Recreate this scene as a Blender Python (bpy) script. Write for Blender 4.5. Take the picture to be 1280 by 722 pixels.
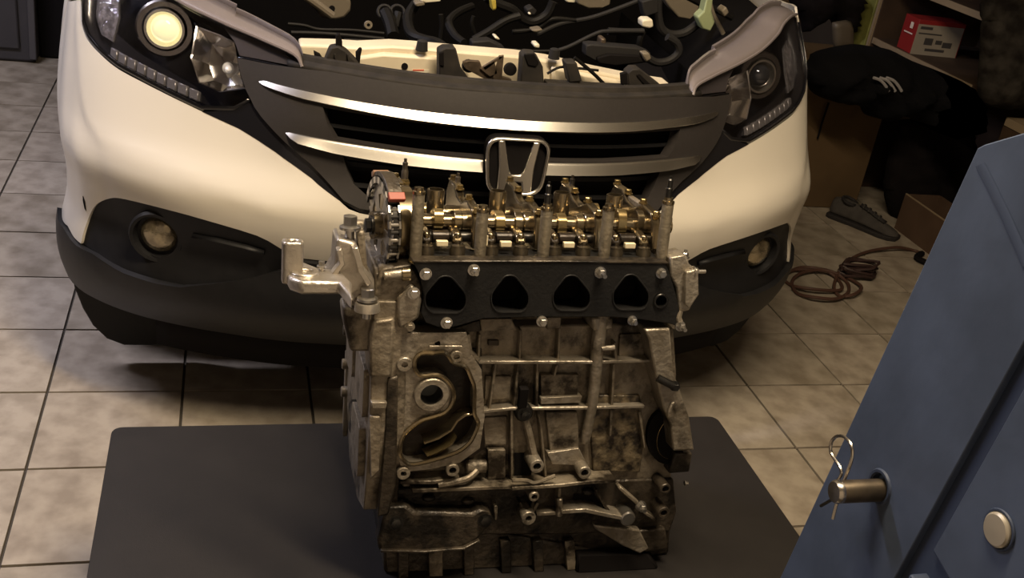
import bpy, bmesh, math, random
import numpy as np
from mathutils import Vector, Matrix, Euler
from mathutils.geometry import delaunay_2d_cdt
for o in list(bpy.data.objects): bpy.data.objects.remove(o)
SC = bpy.context.scene; COL = SC.collection
rnd = random.Random(7)
# ---------------------------------------------------------------- camera
# vanishing points of the tile joints (away from / across the view) give focal length and attitude
_v1 = np.array([290-640, -345-361.]); _v2 = np.array([5300-640, 440-361.])
FPX = float(np.sqrt(-(_v1 @ _v2))); CAMH = 1.45
_d1 = np.array([*_v1, FPX]); _d1 /= np.linalg.norm(_d1)
_d2 = np.array([*_v2, FPX]); _d2 /= np.linalg.norm(_d2)
RW = np.stack([_d2, _d1, np.cross(_d2, _d1)])          # world from camera (x right, y down, z forward)
def ray(x, y): return RW @ np.array([(x-640)/FPX, (y-361)/FPX, 1.0])
def atz(x, y, z):
    r = ray(x, y); return Vector(np.array([0, 0, CAMH]) + r*(z-CAMH)/r[2])
def aty(x, y, Y):
    r = ray(x, y); return Vector(np.array([0, 0, CAMH]) + r*Y/r[1])
def atx(x, y, X):
    r = ray(x, y); return Vector(np.array([0, 0, CAMH]) + r*X/r[0])
cd = bpy.data.cameras.new('camera'); cam = bpy.data.objects.new('camera', cd); COL.objects.link(cam)
cd.sensor_width = 36; cd.sensor_fit = 'HORIZONTAL'; cd.lens = FPX/1280*36; cd.clip_start = .02
M = Matrix.Identity(4)
for i in range(3):
    M[i][0] = RW[i][0]; M[i][1] = -RW[i][1]; M[i][2] = -RW[i][2]
M[2][3] = CAMH
cam.matrix_world = M; SC.camera = cam
# ---------------------------------------------------------------- world, lights, exposure
w = bpy.data.worlds.new('world'); SC.world = w; w.use_nodes = True
w.node_tree.nodes['Background'].inputs[0].default_value = (.9, .85, .8, 1); w.node_tree.nodes['Background'].inputs[1].default_value = .02
vs = SC.view_settings; vs.view_transform = 'Standard'; vs.look = 'None'; vs.gamma = 1; vs.use_curve_mapping = False; vs.exposure = 0.0
def area(name, loc, target, size, sizey, power, col):
    l = bpy.data.lights.new(name, 'AREA'); l.shape = 'RECTANGLE'; l.size = size; l.size_y = sizey; l.energy = power; l.color = col
    o = bpy.data.objects.new(name, l); COL.objects.link(o); o.location = loc
    o.rotation_euler = (Vector(target)-Vector(loc)).to_track_quat('-Z', 'Y').to_euler(); return o
LAMP_A = (.50, 1.04, 2.60); ADDED_LAMP_B = (-1.55, 2.9, 2.60)
area('warm_ceiling_light', (LAMP_A[0], LAMP_A[1], LAMP_A[2]-.07), (LAMP_A[0]+.05, LAMP_A[1]+.05, 0), 1.3, .16, 74, (1, .80, .55))
area('cool_daylight_standin', (ADDED_LAMP_B[0], ADDED_LAMP_B[1], ADDED_LAMP_B[2]-.07), (ADDED_LAMP_B[0]+.2, ADDED_LAMP_B[1], 0), .16, 1.2, 66, (.90, .86, 1))  # added lamp out of view, stands in for cool daylight from the left
# ---------------------------------------------------------------- materials
MATS = {}
def mat(name, col, rough=.5, metal=0., var=None, bump=None, coat=0., spec=.5, emit=None, trans=None, stain=None):
    """var=(scale, amount, second colour, detail); bump=(scale, strength)"""
    if name in MATS: return MATS[name]
    m = bpy.data.materials.new(name); m.use_nodes = True; nt = m.node_tree; N = nt.nodes; b = N['Principled BSDF']
    b.inputs['Base Color'].default_value = (*col, 1); b.inputs['Roughness'].default_value = rough; b.inputs['Metallic'].default_value = metal
    b.inputs['Specular IOR Level'].default_value = spec; b.inputs['Coat Weight'].default_value = coat; b.inputs['Coat Roughness'].default_value = .12
    tc = N.new('ShaderNodeTexCoord')
    if var:
        t = N.new('ShaderNodeTexNoise'); t.inputs['Scale'].default_value = var[0]; t.inputs['Detail'].default_value = var[3] if len(var) > 3 else 5
        nt.links.new(tc.outputs['Object'], t.inputs['Vector'])
        r = N.new('ShaderNodeValToRGB'); r.color_ramp.elements[0].position = .5-.14; r.color_ramp.elements[1].position = .5+.14
        r.color_ramp.elements[0].color = (0, 0, 0, 1); r.color_ramp.elements[1].color = (var[1],)*3+(1,)
        nt.links.new(t.outputs['Fac'], r.inputs['Fac'])
        mx = N.new('ShaderNodeMix'); mx.data_type = 'RGBA'; mx.inputs[6].default_value = (*col, 1); mx.inputs[7].default_value = (*var[2], 1)
        nt.links.new(r.outputs['Color'], mx.inputs[0]); nt.links.new(mx.outputs[2], b.inputs['Base Color'])
        if stain:                               # (scale, ramp start, ramp end, colour): patches of dried oil
            t = N.new('ShaderNodeTexNoise'); t.inputs['Scale'].default_value = stain[0]; t.inputs['Detail'].default_value = 10; t.inputs['Roughness'].default_value = .65
            nt.links.new(tc.outputs['Object'], t.inputs['Vector'])
            r = N.new('ShaderNodeValToRGB'); r.color_ramp.elements[0].position = stain[1]; r.color_ramp.elements[1].position = stain[2]; nt.links.new(t.outputs['Fac'], r.inputs['Fac'])
            m2 = N.new('ShaderNodeMix'); m2.data_type = 'RGBA'; m2.inputs[7].default_value = (*stain[3], 1)
            nt.links.new(r.outputs['Color'], m2.inputs[0]); nt.links.new(mx.outputs[2], m2.inputs[6]); nt.links.new(m2.outputs[2], b.inputs['Base Color'])
    if bump:
        t = N.new('ShaderNodeTexNoise'); t.inputs['Scale'].default_value = bump[0]; t.inputs['Detail'].default_value = 4
        nt.links.new(tc.outputs['Object'], t.inputs['Vector'])
        bp = N.new('ShaderNodeBump'); bp.inputs['Strength'].default_value = bump[1]; bp.inputs['Distance'].default_value = .004
        nt.links.new(t.outputs['Fac'], bp.inputs['Height']); nt.links.new(bp.outputs['Normal'], b.inputs['Normal'])
    if emit:
        b.inputs['Emission Color'].default_value = (*emit[0], 1); b.inputs['Emission Strength'].default_value = emit[1]
    if trans is not None:                       # thin clear plastic or glass sheet
        tr = N.new('ShaderNodeBsdfTransparent'); tr.inputs[0].default_value = (*trans, 1)
        gl = N.new('ShaderNodeBsdfGlossy'); gl.inputs['Roughness'].default_value = rough
        lw = N.new('ShaderNodeLayerWeight'); lw.inputs[0].default_value = .5
        p5 = N.new('ShaderNodeMath'); p5.operation = 'POWER'; p5.inputs[1].default_value = 5; nt.links.new(lw.outputs['Facing'], p5.inputs[0])
        fr = N.new('ShaderNodeMath'); fr.operation = 'MULTIPLY_ADD'; fr.inputs[1].default_value = .9; fr.inputs[2].default_value = .04; nt.links.new(p5.outputs[0], fr.inputs[0])
        mx = N.new('ShaderNodeMixShader'); nt.links.new(fr.outputs[0], mx.inputs[0]); nt.links.new(tr.outputs[0], mx.inputs[1]); nt.links.new(gl.outputs[0], mx.inputs[2])
        nt.links.new(mx.outputs[0], N['Material Output'].inputs['Surface'])
    MATS[name] = m; return m
# ---------------------------------------------------------------- mesh helpers
def V(*a): return Vector(a[0]) if len(a) == 1 else Vector(a)
def crom(pts, n=6):
    pts = [V(p) for p in pts]; out = []
    for i in range(len(pts)-1):
        p0 = pts[max(i-1, 0)]; p1 = pts[i]; p2 = pts[i+1]; p3 = pts[min(i+2, len(pts)-1)]
        for k in range(n):
            u = k/n; out.append(.5*((2*p1)+(p2-p0)*u+(2*p0-5*p1+4*p2-p3)*u*u+(3*p1-p0-3*p2+p3)*u**3))
    out.append(pts[-1]); return out
def frame(d):
    d = V(d).normalized(); a = V(0, 0, 1) if abs(d.z) < .9 else V(1, 0, 0)
    x = a.cross(d).normalized(); return x, d.cross(x), d
class MB:
    def __init__(s): s.v = []; s.f = []
    def add(s, vs, fs):
        o = len(s.v); s.v += [tuple(v) for v in vs]; s.f += [tuple(i+o for i in f) for f in fs]; return s
    def box(s, c, d, rot=None):
        R = rot.to_matrix() if rot is not None else Matrix.Identity(3); c = V(c)
        vs = [c+R @ V(x*d[0]/2, y*d[1]/2, z*d[2]/2) for x in (-1, 1) for y in (-1, 1) for z in (-1, 1)]
        return s.add(vs, [(0, 1, 3, 2), (4, 6, 7, 5), (0, 4, 5, 1), (2, 3, 7, 6), (0, 2, 6, 4), (1, 5, 7, 3)])
    def bar(s, a, b, w, h, up=(0, 0, 1)):           # box from a to b, w across, h along up
        a = V(a); b = V(b); d = (b-a).normalized(); u = V(up); x = d.cross(u).normalized(); u = x.cross(d)
        vs = [p+x*(i*w/2)+u*(j*h/2) for p in (a, b) for i, j in ((-1, -1), (1, -1), (1, 1), (-1, 1))]
        return s.add(vs, [(3, 2, 1, 0), (4, 5, 6, 7)]+[(i, (i+1) % 4, 4+(i+1) % 4, 4+i) for i in range(4)])
    def rings(s, rings, cap=True, closed=True):
        n = len(rings[0]); vs = [p for r in rings for p in r]; fs = []
        for k in range(len(rings)-1):
            for i in range(n if closed else n-1):
                j = (i+1) % n; fs.append((k*n+i, k*n+j, (k+1)*n+j, (k+1)*n+i))
        if cap: fs += [tuple(reversed(range(n))), tuple((len(rings)-1)*n+i for i in range(n))]
        return s.add(vs, fs)
    def lathe(s, prof, o, d, seg=20, a0=0):         # prof: (r, h) along d from o
        x, y, d = frame(d); o = V(o)
        return s.rings([[o+d*h+(x*math.cos(a0+2*math.pi*i/seg)+y*math.sin(a0+2*math.pi*i/seg))*max(r, 1e-5) for i in range(seg)] for r, h in prof])
    def cyl(s, a, b, r, r2=None, seg=16, ch=0):
        a = V(a); b = V(b); L = (b-a).length; r2 = r if r2 is None else r2
        pr = [(r-ch, 0), (r, ch), (r2, L-ch), (r2-ch, L)] if ch else [(r, 0), (r2, L)]
        return s.lathe(pr, a, b-a, seg)
    def tube(s, pts, r, seg=8, smooth=0, rs=None):
        pts = crom(pts, smooth) if smooth else [V(p) for p in pts]
        rings = []; x = None
        for i, p in enumerate(pts):
            d = (pts[min(i+1, len(pts)-1)]-pts[max(i-1, 0)]).normalized()
            if x is None: x, y, _ = frame(d)
            x = (x-d*x.dot(d)).normalized(); y = d.cross(x); rr = r if rs is None else r*rs(i/(len(pts)-1))
            rings.append([p+(x*math.cos(2*math.pi*k/seg)+y*math.sin(2*math.pi*k/seg))*rr for k in range(seg)])
        return s.rings(rings)
    def ring(s, o, d, ri, ro, h, seg=24, ch=0):     # flat washer with thickness
        c = ch
        x, y, d = frame(d); o = V(o)
        prof = [(ri, 0), (ro-c, 0), (ro, c), (ro, h-c), (ro-c, h), (ri, h)]
        rr = [[o+d*hh+(x*math.cos(2*math.pi*i/seg)+y*math.sin(2*math.pi*i/seg))*r for i in range(seg)] for r, hh in prof]
        rr.append(rr[0]); return s.rings(rr, cap=False)
    def torus(s, o, d, R_, r, seg=24, sg=8):
        x, y, d = frame(d); o = V(o); rr = []
        for i in range(seg+1):
            a = 2*math.pi*i/seg; e = x*math.cos(a)+y*math.sin(a)
            rr.append([o+e*(R_+r*math.cos(2*math.pi*k/sg))+d*(r*math.sin(2*math.pi*k/sg)) for k in range(sg)])
        return s.rings(rr, cap=False)
    def prism(s, poly, T, h, holes=(), inner=()):   # 2-D polygon (u,v) through T(u,v,w), from w=0 to w=h
        pts = list(poly); n = len(pts); edges = [(i, (i+1) % n) for i in range(n)]; loops = [list(range(n))]
        for hl in holes:
            k = len(pts); pts += list(hl); edges += [(k+i, k+(i+1) % len(hl)) for i in range(len(hl))]; loops.append(list(range(k, k+len(hl))))
        pts += list(inner)
        vs, es, fs, *_ = delaunay_2d_cdt([Vector((p[0], p[1])) for p in pts], edges, [], 1 if not holes else 0, 1e-6)
        def inside(p, pl):
            c = False; m = len(pl)
            for i in range(m):
                a = pl[i]; b = pl[i-1]
                if (a[1] > p[1]) != (b[1] > p[1]) and p[0] < (b[0]-a[0])*(p[1]-a[1])/(b[1]-a[1])+a[0]: c = not c
            return c
        if holes:
            fs = [f for f in fs if not any(inside(sum((vs[i] for i in f), Vector((0, 0)))/len(f), hl) for hl in holes) and inside(sum((vs[i] for i in f), Vector((0, 0)))/len(f), poly)]
        m = len(vs); allv = [T(v[0], v[1], 0) for v in vs]+[T(v[0], v[1], h) for v in vs]
        F = [tuple(reversed(f)) for f in fs]+[tuple(i+m for i in f) for f in fs]
        cnt = {}
        for f in fs:
            for i in range(len(f)):
                e = (f[i], f[(i+1) % len(f)])
                if (e[1], e[0]) in cnt: del cnt[(e[1], e[0])]
                else: cnt[e] = 1
        F += [(a, b, b+m, a+m) for a, b in cnt]
        return s.add(allv, F)
    def ball(s, c, r, sc=(1, 1, 1), seg=14, rg=8, rot=None):
        R = rot.to_matrix() if rot is not None else Matrix.Identity(3); c = V(c)
        rr = [[c+R @ V(sc[0]*r*math.sin(t)*math.cos(a), sc[1]*r*math.sin(t)*math.sin(a), sc[2]*r*math.cos(t)) for a in [2*math.pi*i/seg for i in range(seg)]] for t in [math.pi*(.02+.96*k/rg) for k in range(rg+1)]]
        return s.rings([list(reversed(q)) for q in rr])
    def hexbolt(s, o, d, r, h, washer=1.35, wh=.25, stud=0):   # flange bolt head
        s.lathe([(r*washer, 0), (r*washer, h*wh)], o, d, 16); s.lathe([(r, h*wh), (r, h*.92), (r*.85, h)], o, d, 6)
        if stud: s.cyl(V(o)+V(d).normalized()*h, V(o)+V(d).normalized()*(h+stud), r*.5, seg=10)
        return s
def empty(name, loc, label, cat, group=None):
    o = bpy.data.objects.new(name, None); COL.objects.link(o); o.location = loc; o.empty_display_size = .05
    o['label'] = label; o['category'] = cat
    if group: o['group'] = group
    return o
def root_of(o):
    while o.parent: o = o.parent
    return o
def obj(name, mb, m, parent=None, label=None, cat=None, group=None, kind=None, bevel=0, ang=35, smooth=True, sub=0, org=None, solid=0, seg=2):
    """mesh in world coordinates -> object; children are stored relative to the root's location"""
    me = bpy.data.meshes.new(name); o = bpy.data.objects.new(name, me); COL.objects.link(o)
    if parent is not None:
        o.parent = parent; off = root_of(parent).location.copy()
    else:
        vs = np.array(mb.v); off = V(org) if org is not None else V((vs[:, 0].min()+vs[:, 0].max())/2, (vs[:, 1].min()+vs[:, 1].max())/2, vs[:, 2].min()); o.location = off
    me.from_pydata([tuple(V(v)-off) for v in mb.v], [], mb.f); me.validate()
    me.materials.append(MATS[m] if isinstance(m, str) else m)
    bm = bmesh.new(); bm.from_mesh(me); bmesh.ops.recalc_face_normals(bm, faces=bm.faces); bm.to_mesh(me); bm.free()
    if smooth:
        me.shade_smooth(); me.set_sharp_from_angle(angle=math.radians(ang))
    if solid:
        q = o.modifiers.new('thickness', 'SOLIDIFY'); q.thickness = abs(solid); q.offset = -1 if solid > 0 else 1
    if bevel:
        q = o.modifiers.new('bevel', 'BEVEL'); q.width = bevel; q.segments = seg; q.limit_method = 'ANGLE'; q.angle_limit = math.radians(40)
    if sub:
        q = o.modifiers.new('sub', 'SUBSURF'); q.levels = sub; q.render_levels = sub
    if label: o['label'] = label
    if cat: o['category'] = cat
    if group: o['group'] = group
    if kind: o['kind'] = kind
    return o
def dup(o, dx=(0, 0, 0), parent='same'):
    c = o.copy(); COL.objects.link(c); c.parent = o.parent if parent == 'same' else parent
    c.location = o.location+V(dx); return c
# colours
mat('tile_a', (.36, .315, .255), .42, var=(16, .9, (.22, .185, .145), 9), bump=(60, .06))
mat('tile_b', (.34, .298, .24), .45, var=(12, .95, (.19, .16, .12), 9), bump=(60, .06))
mat('tile_c', (.38, .335, .275), .4, var=(20, .85, (.25, .215, .17), 9), bump=(60, .06))
mat('grout', (.045, .038, .03), .9)
mat('wall', (.10, .078, .055), .85, var=(2, .6, (.07, .055, .04)), bump=(30, .1))
mat('ceiling', (.60, .56, .50), .9); mat('wall_pale', (.50, .45, .38), .85, bump=(30, .1))
mat('white_paint', (.66, .62, .54), .36, coat=.35, var=(2.5, .25, (.62, .57, .48)))
mat('black_plastic', (.009, .009, .010), .5, var=(40, .5, (.014, .014, .015)), spec=.25)
mat('gloss_black', (.008, .008, .010), .18, coat=.5)
mat('grey_plastic', (.026, .023, .022), .55, var=(120, .5, (.032, .028, .027)), bump=(900, .05), spec=.3)
mat('dull_black', (.006, .005, .005), .8, spec=.12)
mat('chrome', (.80, .77, .70), .27, 1.)
mat('reflector', (.75, .73, .70), .12, 1.)
mat('clear_lens', (1, 1, 1), .03, trans=(.93, .93, .95))
mat('smoke_lens', (1, 1, 1), .05, trans=(.80, .80, .84))
mat('rubber', (.012, .012, .012), .8, bump=(80, .2))
# ---------------------------------------------------------------- the setting
PX, PY = .304, .2955; X0, Y0 = -.3927, 1.6355
mb = MB(); mb.box((.7, 2.9, -.03), (6.2, 7.0, .05)); floor = obj('floor', mb, 'grout', kind='structure', label='pale ceramic tile floor with dark joints', smooth=False)
tile = None
tm = []
for k in range(6):
    b = MB(); g = .0034; b.prism([(g, g), (PX-g, g), (PX-g, PY-g), (g, PY-g)], lambda u, v, w_: V(u, v, w_), .012)
    me = obj('tile', b, 'tile_'+'abc'[k % 3], bevel=0, smooth=False, org=(0, 0, 0))
    tm.append(me.data); bpy.data.objects.remove(me)
for i in range(-4, 11):
    for j in range(-4, 15):
        o = bpy.data.objects.new('tile', tm[rnd.randrange(6)]); COL.objects.link(o); o.parent = floor
        flip = rnd.random() < .5
        x = X0+i*PX; y = Y0+j*PY
        o.location = V(x+(PX if flip else 0), y+(PY if flip else 0), -.012+rnd.uniform(-.0006, .0006))-floor.location
        if flip: o.rotation_euler.z = math.pi
def wall(name, c, d, m='wall'):
    b = MB(); b.box(c, d); return obj(name, b, m, kind='structure', smooth=False)
wall('wall_back', (.7, 6.45, 1.4), (6.2, .1, 2.9)); wall('wall_left', (-2.45, 2.9, 1.4), (.1, 7.2, 2.9)); wall('wall_right', (3.45, 2.9, 1.4), (.1, 7.0, 2.9))
wall('wall_front', (.7, -.65, 1.4), (6.2, .1, 2.9), 'wall_pale'); wall('ceiling', (.5, 2.9, 2.9), (6.2, 7.2, .1), 'ceiling')
mat('tube_warm', (1, .9, .7), .4, emit=((1, .82, .58), 14.0)); mat('added_tube_cool', (.9, .9, 1), .4, emit=((.9, .88, 1), 10.0)); mat('lamp_body', (.6, .6, .58), .5)
for loc, m, lb in ((LAMP_A, 'tube_warm', 'warm white ceiling tube lamp over the engine'), (ADDED_LAMP_B, 'added_tube_cool', 'added cool tube lamp standing in for daylight beside the car')):
    e = empty('ceiling_lamp', (loc[0], loc[1], 2.85), lb, 'lamp')
    dx, dy = (1, 0) if m == 'tube_warm' else (0, 1)
    b = MB(); b.box((loc[0], loc[1], 2.70), (.12+1.16*dx, .12+1.16*dy, .05)); obj('lamp_body', b, 'lamp_body', e, bevel=.004)
    for q in (-.4, .4): b = MB(); b.box((loc[0]+q*dx, loc[1]+q*dy, 2.79), (.03, .03, .13)); obj('hanger', b, 'lamp_body', e)
    b = MB(); b.cyl((loc[0]-.6*dx, loc[1]-.6*dy, 2.655), (loc[0]+.6*dx, loc[1]+.6*dy, 2.655), .014); obj('tube', b, m, e)
# low black work table under the engine
TZ = .325
mat('table_black', (.0115, .010, .0096), .6, var=(14, .6, (.0155, .0135, .013)), bump=(500, .08), spec=.25)
tb = empty('work_table', (.41, 1.33, 0), 'low black table with rounded corners carrying the bare engine', 'table')
def rrect(x0, y0, x1, y1, r, n=5):
    out = []
    for cx, cy, a in ((x1-r, y1-r, 0), (x0+r, y1-r, 90), (x0+r, y0+r, 180), (x1-r, y0+r, 270)):
        for k in range(n+1):
            t = math.radians(a+90*k/n); out.append((cx+r*math.cos(t), cy+r*math.sin(t)))
    return out
b = MB(); b.prism(rrect(atz(140, 535, TZ).x, 1.02, atz(895, 520, TZ).x, atz(500, 527, TZ).y, .018), lambda u, v, w_: V(u, v, TZ-.03+w_), .03); obj('table_top', b, 'table_black', tb, bevel=.003)
for x in (-.11, .90):
    for y in (1.07, 1.55):
        b = MB(); b.bar((x, y, 0), (x, y, TZ-.03), .05, .05, (0, 1, 0)); obj('leg', b, 'black_plastic', tb, bevel=.003)
ZL=[.22,.30,.38,.47,.55,.61,.68,.78,.88,.98]
# stations: x values per row & dy per row (behind the nose)
XB=[0,.20,.40,.52,.64,.74,.82,.88,.915,.925,.925]
ROW={ # z:(xscale list deltas, dy list)
.22:(-.005,[.14,.14,.155,.18,.215,.255,.31,.375,.465,.70,1.7]),
.30:(0.014,[.05,.05,.07,.10,.145,.20,.265,.345,.45,.70,1.7]),
.38:(0.014,[-.01,-.01,.015,.05,.10,.16,.23,.315,.42,.70,1.7]),
.47:(0.000,[-.02,-.02,.005,.04,.09,.15,.22,.305,.42,.70,1.7]),
.55:(0.002,[-.03,-.03,-.005,.025,.075,.14,.21,.30,.42,.70,1.7]),
.61:(0.010,[-.02,-.013,.012,.042,.086,.147,.216,.303,.42,.70,1.7]),
.68:(0.012,[.00,.01,.055,.10,.155,.215,.28,.36,.46,.70,1.7]),
.78:(0.004,[.01,.025,.08,.15,.215,.28,.34,.41,.50,.72,1.7]),
.88:(-.008,[.05,.065,.13,.20,.27,.335,.395,.455,.54,.75,1.7]),
.98:(-.03,[.12,.135,.20,.27,.34,.40,.46,.52,.60,.80,1.7])}
def _cr(p0,p1,p2,p3,u): return .5*((2*p1)+(p2-p0)*u+(2*p0-5*p1+4*p2-p3)*u*u+(3*p1-p0-3*p2+p3)*u**3)
GX=np.array([[x+ROW[z][0]*min(1,(x/.7))**3 for x in XB] for z in ZL]); GY=np.array([ROW[z][1] for z in ZL])
_al=np.concatenate([[0],np.cumsum(np.hypot(np.diff(GX[5]),np.diff(GY[5])))])
CARX,CARY=.568,1.93
CR=np.array([(0,.592),(.38,.597),(.48,.601),(.58,.622),(.67,.638),(.71,.643),(.79,.648),(.85,.656),(.88,.663),(.905,.676),(.92,.69),(.94,.727),(.968,.794),(.99,.84),(1.01,.90),(1.02,.95)])
def crease(s,z):
    """depth by which the body folds in below and outside the feature line of the bumper"""
    if z>.95 or z<.38 or s>1.25: return 0.
    ins=(s<np.interp(z,CR[7:,1],CR[7:,0])) and (z>np.interp(s,CR[:11,0],CR[:11,1]))
    if ins: return 0.
    a=CR[:-1]; d=CR[1:]-a; q=np.array([s,z])-a; t=np.clip((q*d).sum(1)/(d*d).sum(1),0,1); dist=np.sqrt((((q-d*t[:,None]))**2).sum(1).min())
    sf=np.clip((s-.88)/.08,0,1); k=.42-.20*sf; dm=.05-.022*sf
    return k*dm*(1-np.exp(-dist/dm))*np.clip((z-.39)/.07,0,1)*np.clip((1.25-s)/.12,0,1)*np.clip((.95-z)/.05,0,1)
def surf(side,s,z,off=0.0):
    """point on the car front: s = arc length from the centre line, z = height"""
    def pt(s,z):
        t=float(np.interp(s,_al,np.arange(len(_al)))); i=min(int(t),len(_al)-2); u=t-i
        idx=[abs(i-1),i,i+1,min(i+2,len(_al)-1)]
        sg=-1 if i==0 else 1
        c=[]
        for G,m in ((GX,sg),(GY,1)):
            a=G[:,idx[0]]*(m)
            c.append(_cr(a,G[:,idx[1]],G[:,idx[2]],G[:,idx[3]],u))
        k=int(np.clip(np.searchsorted(ZL,z)-1,0,len(ZL)-2)); w=(z-ZL[k])/(ZL[k+1]-ZL[k])
        out=[]
        for v in c:
            def tan(j):
                a,b=max(j-1,0),min(j+1,len(ZL)-1); return (v[b]-v[a])/(ZL[b]-ZL[a])
            h=ZL[k+1]-ZL[k]
            out.append((2*w**3-3*w*w+1)*v[k]+(w**3-2*w*w+w)*h*tan(k)+(-2*w**3+3*w*w)*v[k+1]+(w**3-w*w)*h*tan(k+1))
        return np.array([CARX+side*out[0],CARY+out[1],z])
    def pt2(s,z):
        p=pt(s,z); dd=crease(s,z)
        if dd>1e-5:
            a=pt(s+.01,z)-pt(max(s-.01,0),z); n=np.array([a[1]*side,-a[0]*side,0])
            n/=np.linalg.norm(n)+1e-9; p=p-n*dd
        return p
    p=pt2(s,z); pt_=pt2
    if off:
        a=pt_(s+.006,z)-pt_(s-.006,z) if s>.006 else (pt_(.01,z)-p); b=pt_(s,z+.004)-pt_(s,z-.004)
        n=np.cross(a,b)*side; n/=np.linalg.norm(n)+1e-9
        p=p+n*off
    return p
# ---------------------------------------------------------------- the car front
def cs(s, z, off=0.): return Vector(surf(1 if s >= 0 else -1, abs(s), z, off))
def inpoly(p, pl):
    c = False
    for i in range(len(pl)):
        a = pl[i]; b = pl[i-1]
        if (a[1] > p[1]) != (b[1] > p[1]) and p[0] < (b[0]-a[0])*(p[1]-a[1])/(b[1]-a[1])+a[0]: c = not c
    return c
def dens(pl, st):
    out = []
    for i in range(len(pl)):
        a = pl[i]; b = pl[(i+1) % len(pl)]; n = max(1, int(math.ceil(math.hypot(b[0]-a[0], b[1]-a[1])/st)))
        out += [(a[0]+(b[0]-a[0])*k/n, a[1]+(b[1]-a[1])*k/n) for k in range(n)]
    return out
def smooth2(pl, n=4): return [(p[0], p[1]) for p in crom([(a[0], a[1], 0) for a in pl], n)]
def panel(name, out, off, th, m, parent, holes=(), st=.022, mb=None, **k):
    out = dens(out, st); holes = [dens(h, st) for h in holes]; inner = []
    xs = [p[0] for p in out]; zs = [p[1] for p in out]
    z = min(zs)+st*.5
    while z < max(zs):
        x = min(xs)+st*.5
        while x < max(xs):
            if inpoly((x, z), out) and not any(inpoly((x, z), h) for h in holes) and min(math.hypot(x-q[0], z-q[1]) for q in out+[q for h in holes for q in h]) > st*.45: inner.append((x, z))
            x += st
        z += st
    b = mb or MB(); b.prism(out, lambda u, v, w_: cs(u, v, off+w_), -th, holes, inner)
    return obj(name, b, m, parent, **k) if mb is None else b
def mir(half): return [(-p[0], p[1]) for p in reversed(half)]
def sym(half):                                       # half outline from centre top outward and back to the centre
    return half+mir(half)
def sd(pl, g): return [(p[0]*g, p[1]) for p in pl] if g > 0 else [(-p[0], p[1]) for p in reversed(pl)]
car = empty('car', (CARX, CARY+.93, 0), 'white car with its bonnet open and grille bare, parked nose-on behind the engine', 'car')
WT = [(0, .600), (.15, .604), (.30, .614), (.341, .634), (.385, .657), (.43, .684), (.469, .703), (.510, .718), (.548, .731), (.624, .747), (.724, .766), (.828, .784), (.891, .803), (.930, .818), (.960, .842), (.975, .872), (.985, .886)]
AX = .86; AR = .40                                   # wheel axle behind the nose, wheel arch radius
S9 = _al[9]
def arch(a0, a1, n): return [(S9+(AX-AR*math.cos(math.radians(a0+(a1-a0)*k/n)))-.70, .345+AR*math.sin(math.radians(a0+(a1-a0)*k/n))) for k in range(n+1)]
BZ = [(.455, .515), (.514, .541), (.632, .555), (.721, .556), (.822, .548), (.871, .535), (.916, .506), (.941, .467), (.947, .430), (.944, .399)]
BZB = [(.889, .398), (.794, .388), (.713, .388), (.660, .392), (.543, .428), (.452, .467)]
BZ = smooth2(BZ, 3); bump = smooth2(WT, 3)+[(S9-.27, .862)]+list(reversed(arch(8, 62, 6)))+[(1.03, .412), (.981, .402), (.946, .400)]+list(reversed(BZ))[1:]+[(.44, .500), (0, .495)]
bump = [p for p in bump if not (p[0] > 1.1 and p[1] < .40)]
panel('bumper_cover', sym(bump)[:-1] if False else bump+mir(bump)[1:-1], 0, .006, 'white_paint', car, st=.015, ang=60)
for g in (1, -1):
    fo = [(.987, .892), (S9-.27, .866)]+arch(64, 172, 10)+[(S9+1.0, .30), (S9+1.0, .97), (1.40, .985), (1.05, 1.0), (1.0, .95)]
    panel('fender', sd(fo, g), 0, .006, 'white_paint', car, st=.035, ang=50)
LB = [(0, .492), (.44, .497)]+list(reversed(BZB))+[(.946, .396), (1.03, .408), (1.17, .404), (1.19, .28), (1.03, .25), (.905, .256), (.80, .258), (.70, .258), (.45, .256), (0, .254)]
panel('lower_bumper', LB+mir(LB)[1:-1], .010, .02, 'black_plastic', car, st=.03)
# dark trim band between paint and grille
G1 = [(.557, .855), (.547, .827), (.533, .800), (.515, .775), (.499, .761), (.465, .738), (.43, .714), (.404, .694), (.38, .676), (.355, .655), (.331, .633), (.30, .622)]
for g in (1, -1):
    tr = [(.525, .783)]+G1[3:]+[(.15, .612), (.02, .610), (.02, .602), (.15, .606), (.30, .616)]+WT[3:10]+[(.60, .752)]
    panel('bumper_trim', sd(tr, g), .001, .008, 'gloss_black', car)
# grille
gh = [(0, .867), (.1, .866), (.2, .866), (.372, .866), (.43, .862), (.49, .857)]+G1+[(.0, .612)]
o1 = [(0, .800), (.2, .800), (.380, .803), (.370, .776), (.352, .750), (.2, .746), (0, .744)]; o2 = [(0, .716), (.2, .716), (.334, .718), (.325, .69), (.312, .665), (.28, .642), (0, .636)]
gr = panel('grille', gh+mir(gh)[1:-1], .008, .03, 'grey_plastic', car, holes=[o1+mir(o1)[1:-1], o2+mir(o2)[1:-1]], st=.02)
for z in (.665, .70, .772):
    b = MB(); b.rings([[cs(s, z+dz, -.028+do) for dz, do in ((-.004, -.01), (.004, -.01), (.004, .008), (-.004, .008))] for s in np.arange(-.40, .41, .02)])
    obj('grille_slat', b, 'black_plastic', gr)
panel('grille_back', [(-.44, .61), (.44, .61), (.44, .83), (-.44, .83)], -.06, .004, 'dull_black', gr, st=.05)
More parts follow.
